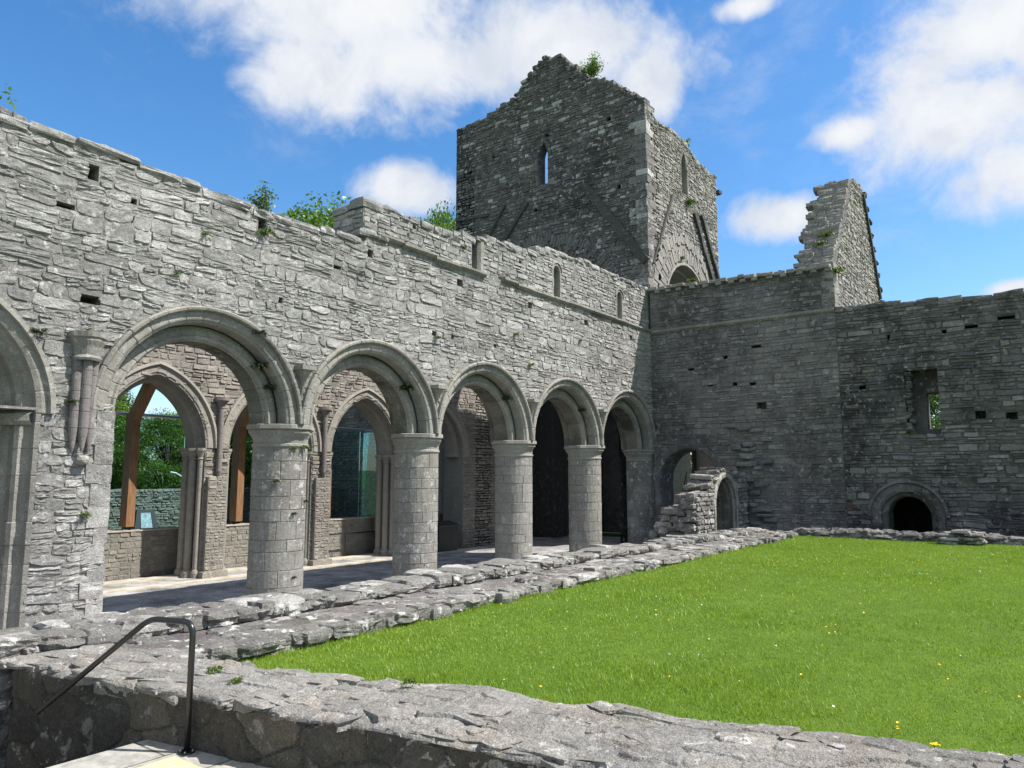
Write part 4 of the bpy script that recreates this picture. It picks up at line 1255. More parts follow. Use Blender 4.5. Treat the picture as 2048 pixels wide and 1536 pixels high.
weather((26.87, TY0, 13.80), (24.95, TY0, 10.50), 0.10, 0.08, S_, 5)
weather((29.0, TY0, 13.69), (31.10, TY0, 10.60), 0.24, 0.12, S_, 6)
weather((29.75, TY0, 13.80), (31.68, TY0, 11.0), 0.16, 0.12, S_, 7)
mb = MB(); rocks(mb, [(TX1 + 0.15, TY0 - 0.05, 15.5)], [(0.16, 0.12, 0.09)], seed=3); mb.build('gargoyle', M_DARKB, tower)

# ================================================================== SOUTH TRANSEPT GABLE
gab = thing('transept_gable', 'jagged standing fragment of a gable wall above the transept', 'wall', (29, 6.2, FLOOR))
GY = 5.70
map_g = lambda u, v, d: np.stack([u, GY - d, v], -1)
gt = lin([(25.0, 9.2), (25.5, 9.95), (26.2, 10.55), (26.8, 11.25), (27.3, 11.95), (27.75, 12.55), (28.1, 13.05), (28.45, 13.38), (29.7, 13.46), (30.0, 13.2), (30.8, 12.2), (31.5, 10.9), (32.0, 9.4)])
mb = MB()
slab(mb, 25.0, 32.0, gt, [], map_g, 0, -1.1, FLOOR, step=0.1)
rc = courses(25.0, 32.0, lambda u: gt(u) + 0.02, [], 7.0, h=(0.08, 0.2), l=(0.14, 0.42), split=0.15, seed=121)
stones(mb, rc, map_g, depth=(0.008, 0.05), gap=0.02, jit=0.028, rough=0.008, bevel=0.02, seed=122, tilt=0.02, tone=(0.1, 1))
C, Hs = [], []; r_ = np.random.RandomState(31)
z = 9.3
uu = np.linspace(25.0, 28.6, 400)
while z < 13.4:
    h = r_.uniform(0.08, 0.17)
    u0 = float(np.interp(z + h / 2, gt(uu), uu))
    y = GY + 0.1
    while y < GY + 1.1:
        L = r_.uniform(0.25, 0.5); C.append((u0 + 0.20 + r_.normal(0, 0.045), y + L / 2, z + h / 2)); Hs.append((0.26, L / 2, h / 2 + 0.01)); y += L
    z += h
rocks(mb, C, Hs, rnd=0.2, rough=0.06, tilt=0.03, seed=32, tone=(0, 0.8))
mb.build('masonry', M_TOWERS, gab)
mb = MB(); C, Hs = [], []
for t in np.linspace(0.02, 1.0, 9):
    x, z = 29.9 + 2.15 * t, 13.3 - 3.9 * t ** 1.05
    C.append((x + 0.12, GY + 0.30, z)); Hs.append((0.20, 0.42, 0.085))
rocks(mb, C, Hs, rnd=0.15, rough=0.05, seed=41)
obox(mb, (29.75, GY - 0.05, 13.2), (31.85, GY - 0.05, 9.5), 0.12, 0.14, 0.3, side=(0, -1, 0))
mb.build('skew_stones', M_DARKB, gab)
mb = MB(); z = 7.72; C, Hs = [], []
while z < 9.15:
    h = r_.uniform(0.2, 0.34); C.append((XT + 0.22, GY + 0.16, z + h / 2)); Hs.append((0.24, 0.2, h / 2 - 0.005)); z += h
rocks(mb, C, Hs, rnd=0.05, rough=0.012, tilt=0.004, seed=43); mb.build('quoins', M_ASH, gab)
mb = MB()
slab(mb, XT + 0.03, 25.2, lambda u: 9.15 + 0 * np.asarray(u), [], map_g, -0.01, -1.0, FLOOR)
mb.build('return_masonry', M_TOWERS, gab)

# ================================================================== RUINED SCREEN WALL WITH ARCH in the cloister walk
stub = thing('ruined_screen_wall', 'broken stub of rubble wall stepping down from a narrow sunlit arch beside the transept', 'wall', (22.7, 9, FLOOR))
SY = 8.72
map_k = lambda u, v, d: np.stack([u, SY - d, v], -1)
kt = lin([(20.2, 1.80), (20.5, 1.92), (20.9, 1.95), (21.2, 2.05), (21.5, 2.30), (21.9, 2.52), (22.6, 2.66), (23.3, 2.58), (23.8, 2.45), (24.6, 2.6)])
ka = Op(22.60, 0.86, FLOOR - 0.2, 1.55)
mb = MB()
slab(mb, 20.5, 24.6, kt, [ka], map_k, 0, -0.75, FLOOR - 0.2, step=0.1)
rc = courses(20.3, 24.6, lambda u: kt(u), [Op(22.60, 1.0, FLOOR - 0.2, 1.55)], FLOOR, h=(0.09, 0.2), l=(0.18, 0.45), seed=131)
stones(mb, rc, map_k, depth=(0.01, 0.05), seed=132)
C, Hs = [], []; r_ = np.random.RandomState(51); z = FLOOR
zy = lin([(8.6, 2.05), (8.95, 1.98), (9.2, 1.80), (9.5, 1.62), (9.75, 1.30), (9.95, 0.85), (10.2, 0.3)])
while z < 2.0:
    h = r_.uniform(0.11, 0.22); y = SY + 0.02
    while y < SY + 1.6:
        L = r_.uniform(0.22, 0.55)
        if float(zy(y + L * 0.6)) > z + h * 0.4:
            C.append((20.50 + 0.10 * (y - SY) + r_.normal(0, 0.05), y + L / 2, z + h / 2)); Hs.append((0.30, L / 2, h / 2))
            if z + 1.6 * h > float(zy(y + L / 2)) or z > 1.2: C.append((21.05, y + L / 2, z + h / 2 + 0.02)); Hs.append((0.34, L / 2, h / 2))
        y += L
    z += h
u = 21.3
while u < 24.5:
    L = r_.uniform(0.2, 0.42); C.append((u, SY + 0.36, float(kt(u)) + 0.02)); Hs.append((L * 0.5, 0.38, r_.uniform(0.05, 0.09))); u += L
rocks(mb, C, Hs, rnd=0.25, rough=0.10, seed=52, tone=(0.1, 1))
rocks(mb, [(20.2, 9.95, 0.45), (20.3, 9.75, 0.9), (20.2, 10.2, 0.15), (20.5, 10.1, 0.75)], [(0.24, 0.24, 0.22), (0.15, 0.16, 0.1), (0.3, 0.3, 0.2), (0.2, 0.16, 0.13)], rnd=0.7, seed=53)
mb.build('masonry', M_LOW, stub)
mb = MB()
arch_ring(mb, 22.60, 1.55, [(1.05, -0.7), (1.05, 0.02), (1.0, 0.05), (0.90, 0.04), (0.86, -0.02), (0.84, -0.12)], map_k, nv=13, seed=55, tone=(0.5, 1), groove=0.01)
for sd in (-1, 1): jamb(mb, 22.60, sd, FLOOR, 1.55, [(1.0, 0.0), (0.98, 0.03), (0.90, 0.03), (0.86, -0.02), (0.84, -0.12)], map_k, seed=56 + sd)
ra = mb.build('arch', M_NAVE, stub)
mb = MB(); ip = [(0.86, -0.10), (0.84, -0.2), (0.76, -0.24), (0.74, -0.44), (0.66, -0.48), (0.64, -0.75)]
arch_ring(mb, 22.60, 1.55, ip, map_k, nv=13, seed=58)
for sd in (-1, 1): jamb(mb, 22.60, sd, FLOOR, 1.55, ip, map_k, seed=59 + sd)
mb.build('inner_order', M_SOFFIT, ra)  # darker stone imitates the shade of the deep recess

# ================================================================== NORTH ARCADE
north = thing('north_arcade_wall', 'warm sunlit north arcade wall of pointed arches seen through the round arches', 'wall', (14, YN + 0.5, FLOOR))
NPX = [4.8, 8.62, 12.50, 16.42, 20.35]
NARC = [6.7, 10.58, 14.46, 18.40, 22.30]
NS, NE = 3.30, 0.59
nops = [Op(c, 1.55, FLOOR - 0.2, NS, 'pointed', NE) for c in NARC]
ntop = lin([(-3, 8.2), (10, 8.0), (18, 8.4), (24.6, 9.2)])
mb = MB()
slab(mb, -3, 26.75, ntop, nops, map_n, 0, -1.1, FLOOR - 0.2)
rc = courses(5, 26.75, ntop, nops, FLOOR, h=(0.08, 0.19), l=(0.16, 0.5), split=0.25, seed=141)
stones(mb, rc, map_n, depth=(0.008, 0.045), gap=0.014, jit=0.022, rough=0.007, bevel=0.018, seed=142, tilt=0.02)
mb.build('masonry', M_NORTH, north)
for i, c in enumerate(NARC):
    mb = MB()
    arch_ring(mb, c, NS, [(1.90, -0.01), (1.90, 0.08), (1.82, 0.10), (1.78, 0.03), (1.62, 0.03), (1.56, -0.02), (1.55, -0.24), (1.42, -0.28), (1.38, -0.34), (1.36, -0.8), (1.55, -0.86), (1.55, -1.1)], map_n, e=NE, nv=18, seed=150 + i)
    mb.build('pointed_arch', M_NASH, north)
for i, px in enumerate(NPX):
    mb = MB()
    for sd in (-1, 1):
        cx = px + sd * 0.40
        for yy, rr_ in ((YN + 0.14, 0.085), (YN + 0.42, 0.12), (YN + 0.78, 0.12)):
            xx = px + sd * (0.42 if yy < YN + 0.3 else 0.50)
            z = FLOOR + 0.25; prof = [(rr_ * 1.5, FLOOR), (rr_ * 1.5, FLOOR + 0.14), (rr_ * 1.2, FLOOR + 0.22)]
            while z < 2.95:
                z2 = min(z + 0.42, 2.95); prof += [(rr_ - 0.006, z), (rr_, z + 0.01), (rr_, z2 - 0.01), (rr_ - 0.006, z2)]; z = z2
            prof += [(rr_ * 1.25, 2.98), (rr_ * 1.05, 3.02), (rr_ * 1.35, 3.12, 0.5), (rr_ * 1.55, 3.17, 1), (rr_ * 1.55, 3.20, 1), (rr_ * 1.8, 3.22, 1), (rr_ * 1.8, 3.30, 1)]
            lathe(mb, xx, yy, prof, 18, 0.4)
    mb.build('pier_shaft', M_NASH, north)
    mb = MB()
    map_p = lambda u, v, d, px=px: np.stack([u, YN - 0.14 - d, v], -1)
    slab(mb, px - 0.30, px + 0.30, lambda u: 2.42 + 0 * np.asarray(u), [], map_p, 0, -0.9, FLOOR)
    stones(mb, courses(px - 0.30, px + 0.30, lambda u: 2.42 + 0 * np.asarray(u), [], FLOOR + 0.2, h=(0.07, 0.15), l=(0.12, 0.3), seed=160 + i), map_p, depth=(0.005, 0.02), gap=0.01, jit=0.01, rough=0.004, seed=161 + i)
    box(mb, px - 0.40, px + 0.40, YN - 0.24, YN + 0.2, FLOOR, FLOOR + 0.18, 0.8)
    mb.build('pier', M_NORTH, north)
    mb = MB(); prof = [(0.02, 2.42), (0.06, 2.5), (0.085, 2.6)]; z = 2.6
    while z < 4.5:
        z2 = z + 0.38; prof += [(0.078, z), (0.085, z + 0.01), (0.085, z2 - 0.01), (0.078, z2)]; z = z2
    prof += [(0.10, z + 0.02), (0.09, z + 0.05), (0.15, z + 0.18, 0.6), (0.22, z + 0.24, 1), (0.22, z + 0.34, 1), (0.05, z + 0.35, 1)]
    lathe(mb, px + 0.03, YN - 0.10, prof, 18, 0.3)
    mb.build('vaulting_shaft', M_SHAFT, north)

# north transept; its unseen roof and closing walls are added to keep arches dark
ntr = thing('north_transept', 'dark north transept wall beyond the glass screen, with added unseen roof and closing walls', 'wall', (28, 28, FLOOR))
mb = MB()
mnt = lambda u, v, d: np.stack([XT - d, u, v], -1)
slab(mb, 21.75, 34, lambda u: 9.0 + 0 * np.asarray(u), [], mnt, 0, -1.0, FLOOR - 0.2)
stones(mb, courses(23, 34, lambda u: 8.9 + 0 * u, [], 0, h=(0.12, 0.25), l=(0.2, 0.6), seed=171), mnt, depth=(0.01, 0.05), seed=172)
box(mb, XT, TX1, 33, 34, FLOOR, 9, 0.3); box(mb, TX1 - 1, TX1, 23.01, 33, FLOOR, 9, 0.3); box(mb, XT, TX1, 21.9, 34, 9.003, 9.4, 0.3)
slab(mb, 11, 24, lambda u: 9.5 + 0 * np.asarray(u), [Op(16.2, 1.0, FLOOR, 3.6)], lambda u, v, d: np.stack([38.0 - d, u, v], -1), 0, -0.8, FLOOR - 0.2)
box(mb, TX1 + 1.1, 38, 10.9, 11.0, FLOOR, 9.5, 0.3); box(mb, TX1 + 0.05, 38, 22.0, 22.8, FLOOR, 9.5, 0.3); box(mb, TX1 + 0.05, 38.8, 10.9, 24, 9.503, 9.9, 0.3)  # chancel walls and roof, added to hold the sky out of the crossing
mb.build('masonry', M_TRANS, ntr)

# ================================================================== GLASS SCREEN in the north aisle
gl = thing('glass_screen', 'modern glass and timber screen on a low stone sill wall closing the north aisle', 'glass screen', (14, 22.6, FLOOR))
GYY = 22.55
mb = MB()
map_w = lambda u, v, d: np.stack([u, GYY - 0.42 - d, v], -1)
slab(mb, -2, 24.5, lambda u: 0.86 + 0 * np.asarray(u), [], map_w, 0, -0.64, FLOOR)
stones(mb, courses(5, 24.5, lambda u: 0.85 + 0 * u, [], FLOOR, h=(0.10, 0.24), l=(0.14, 0.4), split=0.2, seed=181), map_w, depth=(0.004, 0.018), gap=0.018, jit=0.012, rough=0.004, bevel=0.012, seed=182)
mb.build('sill_wall', M_NEWWALL, gl)
mb = MB(); box(mb, -2, 24.5, GYY - 0.46, GYY + 0.26, 0.862, 0.90, 0.5); mb.build('sill', M_KERB, gl)
POSTX = [7.0, 10.78, 14.34, 18.0, 21.7]
for i, x in enumerate(POSTX):
    mb = MB()
    obox(mb, (x, GYY - 0.24, 1.0), (x, GYY - 0.24, 4.25), 0.24, 0.40, 0.5, side=(1, 0, 0))
    obox(mb, (x, GYY - 0.12, 4.02), (x, GYY - 1.25, 5.30), 0.237, 0.36, 0.5, side=(1, 0, 0))
    mb.build('timber_frame', M_TIMBER, gl)
    mb = MB(); box(mb, x - 0.08, x + 0.08, GYY - 0.34, GYY - 0.14, 0.90, 1.0); mb.build('post_foot', M_BLACK, gl)
mb = MB(); tube(mb, [(3, GYY + 0.02, 4.32), (24.4, GYY + 0.02, 4.32)], 0.055, 12); mb.build('eaves_tube', M_STEEL, gl)
for a, b in zip([5.0] + POSTX, POSTX + [24.4]):
    for z0, z1 in ((0.905, 2.42), (2.428, 4.25)):
        mid = (a + b) / 2
        for p, q in ((a + 0.004, mid - 0.004), (mid + 0.004, b - 0.004)):
            mb = MB(); box(mb, p, q, GYY, GYY + 0.014, z0, z1); mb.build('glass_pane', M_GLASS, gl)
    mb = MB(); mid = (a + b) / 2 + 0.15
    V = [(mid - 0.006, GYY - 0.02, 0.905), (mid - 0.006, GYY - 0.12, 0.905), (mid - 0.006, GYY - 0.34, 4.2), (mid - 0.006, GYY - 0.02, 4.2)]
    V += [(x + 0.012, y, z) for x, y, z in V]
    mb.add(V, [(0, 1, 2, 3), (7, 6, 5, 4), (0, 4, 5, 1), (1, 5, 6, 2), (2, 6, 7, 3), (3, 7, 4, 0)])
    mb.build('glass_fin', M_GLASS, gl)

# black guard rail and display case in the aisle
gr = thing('guard_rail', 'low black steel guard rail inside the third pointed bay of the north aisle', 'railing', (18, 21.6, FLOOR))
mb = MB(); tube(mb, [(16.9, 21.7, 0.38), (20.0, 21.7, 0.38)], 0.025, 8); mb.build('top_rail', M_BLACK, gr)
for x in (16.95, 18.5, 19.95):
    mb = MB(); tube(mb, [(x, 21.7, FLOOR), (x, 21.7, 0.38)], 0.02, 8); mb.build('post', M_BLACK, gr)
cs = thing('display_case', 'dark boxy display case with a sloped lid in the last dark aisle bay', 'cabinet', (22.3, 20.2, FLOOR))
mb = MB(); box(mb, 21.75, 22.85, 20.0, 20.45, FLOOR, 0.5); mb.build('cabinet', M_BOARDDARK, cs)
mb = MB()
V = [(21.7, 19.95, 0.503), (22.9, 19.95, 0.503), (22.9, 20.5, 0.66), (21.7, 20.5, 0.66), (21.7, 19.95, 0.55), (22.9, 19.95, 0.55), (22.9, 20.5, 0.71), (21.7, 20.5, 0.71)]
mb.add(V, [(0, 1, 2, 3), (4, 5, 6, 7), (0, 1, 5, 4), (2, 3, 7, 6), (1, 2, 6, 5), (3, 0, 4, 7)]); mb.build('lid', M_BLACK, cs)

# beyond the glass
bw = MB()
map_b = lambda u, v, d: np.stack([u, 29.0 - d, v], -1)
slab(bw, 2, 34, lambda u: 1.98 + 0.05 * fbm(np.asarray(u, float), np.asarray(u, float) * 0, 4, 3), [], map_b, 0, -0.5, 0.0)
stones(bw, courses(8, 30, lambda u: 1.96 + 0 * u, [], 0.2, h=(0.08, 0.18), l=(0.15, 0.4), seed=191), map_b, depth=(0.01, 0.05), seed=192)
tag(bw.build('boundary_wall', M_NEWWALL), 'grey dry stone boundary wall under the trees beyond the glass', 'wall')
ib = thing('notice_board', 'dark framed notice board leaning before the boundary wall beyond the glass', 'notice board', (14.0, 27.6, 0.25))
mb = MB()
V = [(13.55, 27.5, 0.25), (14.55, 27.5, 0.25), (14.42, 27.8, 1.24), (13.78, 27.8, 1.24), (13.55, 28.1, 0.25), (14.55, 28.1, 0.25), (14.42, 27.9, 1.24), (13.78, 27.9, 1.24)]
mb.add(V, [(0, 1, 2, 3), (4, 5, 6, 7), (0, 3, 7, 4), (1, 2, 6, 5), (2, 3, 7, 6)]); mb.build('frame', M_BOARDDARK, ib)
mb = MB()
mb.add([(13.86, 27.53, 0.40), (14.30, 27.53, 0.40), (14.26, 27.755, 1.13), (13.90, 27.755, 1.13)], [(0, 1, 2, 3)]); mb.build('notice', M_POSTER, ib)
sp = thing('white_post', 'slim white post with a curved arm above the boundary wall beyond the glass', 'post', (16.3, 30.0, 0.25))
mb = MB(); tube(mb, [(16.9, 30, 0.25), (16.9, 30, 2.25)], 0.05, 8); tube(mb, [(16.9, 30, 2.2), (16.7, 30, 2.45), (16.4, 30, 2.62), (16.15, 30, 2.66)], 0.035, 8); mb.build('post', M_WHITE, sp)

# ================================================================== LOW GARTH WALLS
def bench_place(l, w_, z): return np.stack([2.55 + l, 6.25 + w_, z], -1)
gw = thing('garth_wall', 'long low rubble wall with a broad ledge along the lawn edge, pale lichen on its stones', 'wall', (12, 6.8, 0.6))
map_l = lambda u, v, d: np.stack([u, 6.25 - d, v], -1)
map_u = lambda u, v, d: np.stack([u, 7.18 - d, v], -1)
wob = lambda u: 0.03 * fbm(np.asarray(u, float) * 0.6, np.asarray(u, float) * 0 + 3, 44, 3)
mb = MB()
slab(mb, 3.0, 21.9, lambda u: 0.882 + wob(u), [], map_l, 0, -1.0, 0.3)
stones(mb, courses(2.9, 21.9, lambda u: 0.86 + wob(u), [], 0.55, h=(0.12, 0.22), l=(0.16, 0.5), seed=201), map_l, depth=(0.01, 0.05), gap=0.014, nx=8, ny=6, jit=0.04, rough=0.008, bevel=0.02, seed=202, tilt=0.04)
r_ = np.random.RandomState(203); C, Hs = [], []
for row, (ya, yb) in enumerate(((6.21, 6.40), (6.39, 6.58), (6.57, 6.78), (6.77, 6.99), (6.98, 7.20))):
    u = 2.80 + r_.uniform(0, 0.25)
    while u < 21.9:
        L = r_.uniform(0.14, 0.46) if row else r_.uniform(0.14, 0.38); th = r_.uniform(0.030, 0.055) + (0.02 if row == 0 else 0)
        C.append((u + L / 2, (ya + yb) / 2 + r_.normal(0, 0.03), 0.845 + float(wob(u)) + r_.normal(0, 0.014))); Hs.append((L * 0.52, (yb - ya) * r_.uniform(0.45, 0.66), th)); u += L
rocks(mb, C, Hs, tilt=0.03, rnd=0.38, rough=0.11, seed=204)
mb.build('ledge', M_LOW, gw)
mb = MB()
ptop = lambda u: 1.0 + 2.2 * wob(np.asarray(u) + 50) - 0.004 * np.asarray(u)
slab(mb, -1.0, 21.7, lambda u: ptop(u) + 0.035, [], map_u, 0, -0.60, FLOOR)
stones(mb, np.concatenate([courses(-1.0, 21.7, lambda u: ptop(u) + 0.02, [], 0.88, h=(0.09, 0.20), l=(0.16, 0.55), seed=205), courses(-1.0, 2.9, lambda u: 0.88 + 0 * u, [], 0.0, h=(0.10, 0.24), l=(0.16, 0.5), seed=206)]), map_u, depth=(0.01, 0.06), gap=0.014, nx=8, ny=6, jit=0.04, rough=0.009, bevel=0.022, seed=207, tilt=0.04)
C, Hs = [], []
for row, (ya, yb) in enumerate(((7.14, 7.50), (7.46, 7.82))):
    u = -1.0 + r_.uniform(0, 0.3)
    while u < 21.7:
        L = r_.uniform(0.16, 0.48); C.append((u + L / 2, (ya + yb) / 2 + r_.normal(0, 0.025), float(ptop(u)) + r_.normal(0.01, 0.016))); Hs.append((L * 0.52, (yb - ya) * r_.uniform(0.48, 0.6), r_.uniform(0.05, 0.085))); u += L
rocks(mb, C, Hs, tilt=0.035, rnd=0.42, rough=0.11, seed=208)
mb.build('parapet', M_LOW, gw)

def near_place(l, w_, z):
    y = 7.06 - l
    x = near_x(y) + w_ * near_w(y)
    return np.stack([x, y, z], -1)
nw_ = thing('near_garth_wall', 'thick foreground rubble wall with mortared flat stones on top and a shaded face', 'wall', (3.3, 3.0, 0.54))
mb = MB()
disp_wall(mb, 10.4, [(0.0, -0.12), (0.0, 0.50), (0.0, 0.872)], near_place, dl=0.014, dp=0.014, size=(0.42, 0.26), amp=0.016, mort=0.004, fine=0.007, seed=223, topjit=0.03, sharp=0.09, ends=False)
mb.build('face', M_NEARF_SHADE, nw_)
mb = MB()
disp_wall(mb, 10.4, [(0.015, 0.78), (0.012, 0.872), (0.04, 0.885), (0.5, 0.915), (0.95, 0.90), (1.0, 0.86), (1.0, 0.55)], near_place, dl=0.011, dp=0.011, size=(0.33, 0.21), amp=0.020, mort=0.003, fine=0.0055, seed=221, topjit=0.03, sharp=0.085, ends=False)
r_ = np.random.RandomState(226); C, Hs = [], []
for i in range(230):
    y = r_.uniform(-2.4, 7.1); f = r_.uniform(0.03, 0.97) if i % 4 else r_.uniform(0.10, 0.15)
    a, b = r_.uniform(0.06, 0.22), r_.uniform(0.04, 0.12)
    C.append((near_x(y) + f * near_w(y), y, 0.888 + 0.025 * min(1, f / 0.45) - 0.020 + r_.uniform(-0.012, 0.010) - (0.02 if f > 0.9 or f < 0.06 else 0))); Hs.append((b, a, r_.uniform(0.018, 0.036)))
rocks(mb, C, Hs, rz=r_.uniform(-0.5, 0.5, 230), tilt=0.06, rnd=0.32, rough=0.16, seed=227)
mb.build('top', M_NEAR, nw_)

def far_place(l, w_, z): return np.stack([21.45 + w_, 6.4 - l, z], -1)
fw = thing('far_garth_wall', 'very low uneven line of stones across the far end of the lawn', 'wall', (21.8, 1, 0.7))
mb = MB()
disp_wall(mb, 16, [(0.0, 0.5), (0.0, 0.97), (0.05, 1.02), (0.4, 1.03), (0.45, 0.98), (0.45, 0.0)], far_place, dl=0.06, dp=0.045, size=(0.45, 0.2), amp=0.06, mort=0.03, fine=0.014, seed=231, topjit=0.07)
mb.build('masonry', M_RANGE, fw)
mb = MB(); C, Hs = [], []; r_ = np.random.RandomState(77)
for i in range(26): C.append((20.95 + r_.uniform(0, 0.5), r_.uniform(1.95, 2.75), 0.85 + 0.30 * r_.rand() ** 1.5)); Hs.append((0.16, 0.2, 0.035))
rocks(mb, C, Hs, seed=78, tone=(0.5, 1)); mb.build('step_stones', M_LOW, fw)

# hand rail
hr = thing('handrail', 'black tubular steel handrail sloping down beside the foreground wall', 'handrail', (2.9, 5.0, 0.545))
def fillet(pts, r, n=7):
    P = [Vector(p) for p in pts]; out = [P[0]]
    for i in range(1, len(P) - 1):
        a, b = (P[i - 1] - P[i]).normalized(), (P[i + 1] - P[i]).normalized()
        s, e = P[i] + a * r, P[i] + b * r
        for k_ in range(n + 1):
            t = k_ / n; out.append(s * (1 - t) ** 2 + P[i] * 2 * t * (1 - t) + e * t ** 2)
    return out + [P[-1]]
mb = MB(); tube(mb, fillet([(2.91, 4.98, 0.54), (2.91, 4.98, 1.405), (2.84, 5.44, 1.39), (2.54, 6.46, 0.63)], 0.10), 0.021, 16)
mb.build('rail', M_BLACK, hr, smooth=True)
mb = MB(); lathe(mb, 2.91, 4.98, [(0.021, 0.556), (0.052, 0.556), (0.055, 0.553), (0.055, 0.544)], 20); mb.build('base_plate', M_BLACK, hr)
for a in (0.8, 2.37, 3.94, 5.51):
    mb = MB(); lathe(mb, 2.91 + 0.04 * math.cos(a), 4.98 + 0.04 * math.sin(a), [(0.0, 0.564), (0.006, 0.564), (0.007, 0.555)], 6); mb.build('bolt', M_STEEL, hr)

# ================================================================== PLANTS
def leaf_quads(mb, P, D, size, r, flat=0.5):
    """small leaf faces at points P with outward directions D"""
    n = len(P)
    a = r.normal(0, 1, (n, 3)) + D * flat; a /= np.linalg.norm(a, axis=1)[:, None]
    b = np.cross(a, r.normal(0, 1, (n, 3))); b /= np.linalg.norm(b, axis=1)[:, None]
    c = np.cross(a, b)
    s = size * r.uniform(0.6, 1.4, n)[:, None]
    V = np.stack([P - b * s, P + c * s * 0.55, P + b * s, P - c * s * 0.55], 1)
    tn = np.clip(r.normal(0.5, 0.25, n), 0, 1)
    mb.add(V.reshape(-1, 3), np.arange(n * 4).reshape(-1, 4), tone=np.repeat(tn, 4))

def make_tree(name, h, spread, seed, n_cl, per, leaf, mat, base=0.3, conic=0.0):
    """crown and trunk meshes standing at the origin"""
    r = np.random.RandomState(seed)
    tr = MB()
    pts = [(0, 0, 0)]; x = y = 0
    for i in range(1, 9): x += r.normal(0, 0.02 * h * 0.3); y += r.normal(0, 0.02 * h * 0.3); pts.append((x, y, h * 0.92 * i / 8))
    tube(tr, pts, [0.035 * h * (1 - i / 9.5) * 0.7 + 0.01 for i in range(9)], 9)
    cr = MB(); cen = []
    for i in range(n_cl):
        t = r.uniform(base, 1.0)
        rad = spread * (math.sin(math.pi * min(1, (t - base) / (1 - base) * 0.85 + 0.12)) ** 0.6 if not conic else (1.05 - t) * 1.1)
        a = r.uniform(0, 6.28); q = rad * math.sqrt(r.uniform(0.15, 1.0)) * r.uniform(0.75, 1.15)
        c = np.array([q * math.cos(a), q * math.sin(a), h * t + r.normal(0, 0.02 * h)])
        cen.append(c)
        k_ = min(8, max(1, int(8 * (t - 0.12))))
        if i % 3 == 0:
            s0 = Vector(pts[max(1, k_ - 1)]); e0 = Vector(tuple(c)); md = s0.lerp(e0, 0.55) + Vector((0, 0, 0.05 * h))
            tube(tr, [s0, md, e0], [0.010 * h, 0.006 * h, 0.002 * h], 5)
    for c in cen:
        m_ = int(per * r.uniform(0.6, 1.4)); sz = spread * r.uniform(0.14, 0.30)
        D = r.normal(0, 1, (m_, 3)); D /= np.linalg.norm(D, axis=1)[:, None]
        P = c + D * (sz * r.uniform(0.3, 1.0, m_) ** 0.5)[:, None] * np.array([1.15, 1.15, 0.7])
        leaf_quads(cr, P, D + np.array([0, 0, 0.6]), leaf, r)
    return tr, cr

protos = {}
def tree(kind, loc, scale, rot, label, name='tree', group='trees around the abbey'):
    if kind not in protos:
        spec = {'broad': (10, 3.6, 301, 170, 330, 0.062, M_LEAF, 0.28, 0), 'dark': (10, 3.4, 302, 170, 260, 0.075, M_LEAFD, 0.10, 0), 'conifer': (10, 2.2, 303, 140, 90, 0.10, M_LEAFD, 0.12, 1)}[kind]
        t, c = make_tree(kind, *spec[:4], spec[4], spec[5], spec[6], spec[7], spec[8])
        root = thing(name, label, 'tree', (0, 0, 0), group)
        protos[kind] = (root, t.build('trunk', M_BARK, root), c.build('crown', spec[6], root))
    else:
        r0, t0, c0 = protos[kind]
        root = thing(name, label, 'tree', (0, 0, 0), group)
        for ch in (t0, c0):
            o = ch.copy(); COL.objects.link(o); o.parent = root
    root.location = loc; root.scale = (scale,) * 3 if np.isscalar(scale) else scale; root.rotation_euler = (0, 0, rot)
    return root

tree('broad', (28.4, 35.5, 0.2), (2.0, 2.0, 1.76), 0.3, 'bright green leafy tree whose crown shows above the nave wall left of the parapet step')
tree('broad', (35.7, 33.0, 0.2), (1.15, 1.15, 1.92), 1.3, 'thin leafy tree rising above the nave wall right beside the tower')
tree('broad', (4.9, 30, 0.2), 1.62, 2.2, 'leafy tree peeping over the wall top at the left border')
tree('broad', (15.6, 36.5, 0.2), 0.66, 0.9, 'round light green tree centred in the first glazed pointed bay')
tree('dark', (18.8, 43, 0.2), 0.80, 0.4, 'dark green tree behind the round one in the first glazed bay')
tree('broad', (13.2, 35, 0.2), 0.62, 1.9, 'bushy green tree beside the timber post in the first glazed bay')
tree('broad', (21.5, 36, 0.2), 0.68, 2.9, 'leafy green tree filling the second glazed bay')
tree('conifer', (20.8, 46, 0.2), 0.98, 0.0, 'pointed conifer standing above the other trees behind the glass', name='conifer_tree')
tree('dark', (24.5, 38.5, 0.2), 0.95, 4.0, 'tall dark green tree seen left in the third glazed bay')
tree('broad', (17.5, 33.0, 0.2), 0.50, 5.0, 'low leafy bush just behind the boundary wall beyond the glass')
tree('broad', (23.3, 33.0, 0.2), 0.62, 3.3, 'light green tree at the edge of the dark wall in the third glazed bay')
tree('dark', (40.5, 6.0, -0.6), 0.80, 2.0, 'dark tree seen through the broken window of the cloister range')
tree('dark', (41.5, 17.5, -0.6), 0.70, 1.0, 'shaded tree seen through the transept doorway')

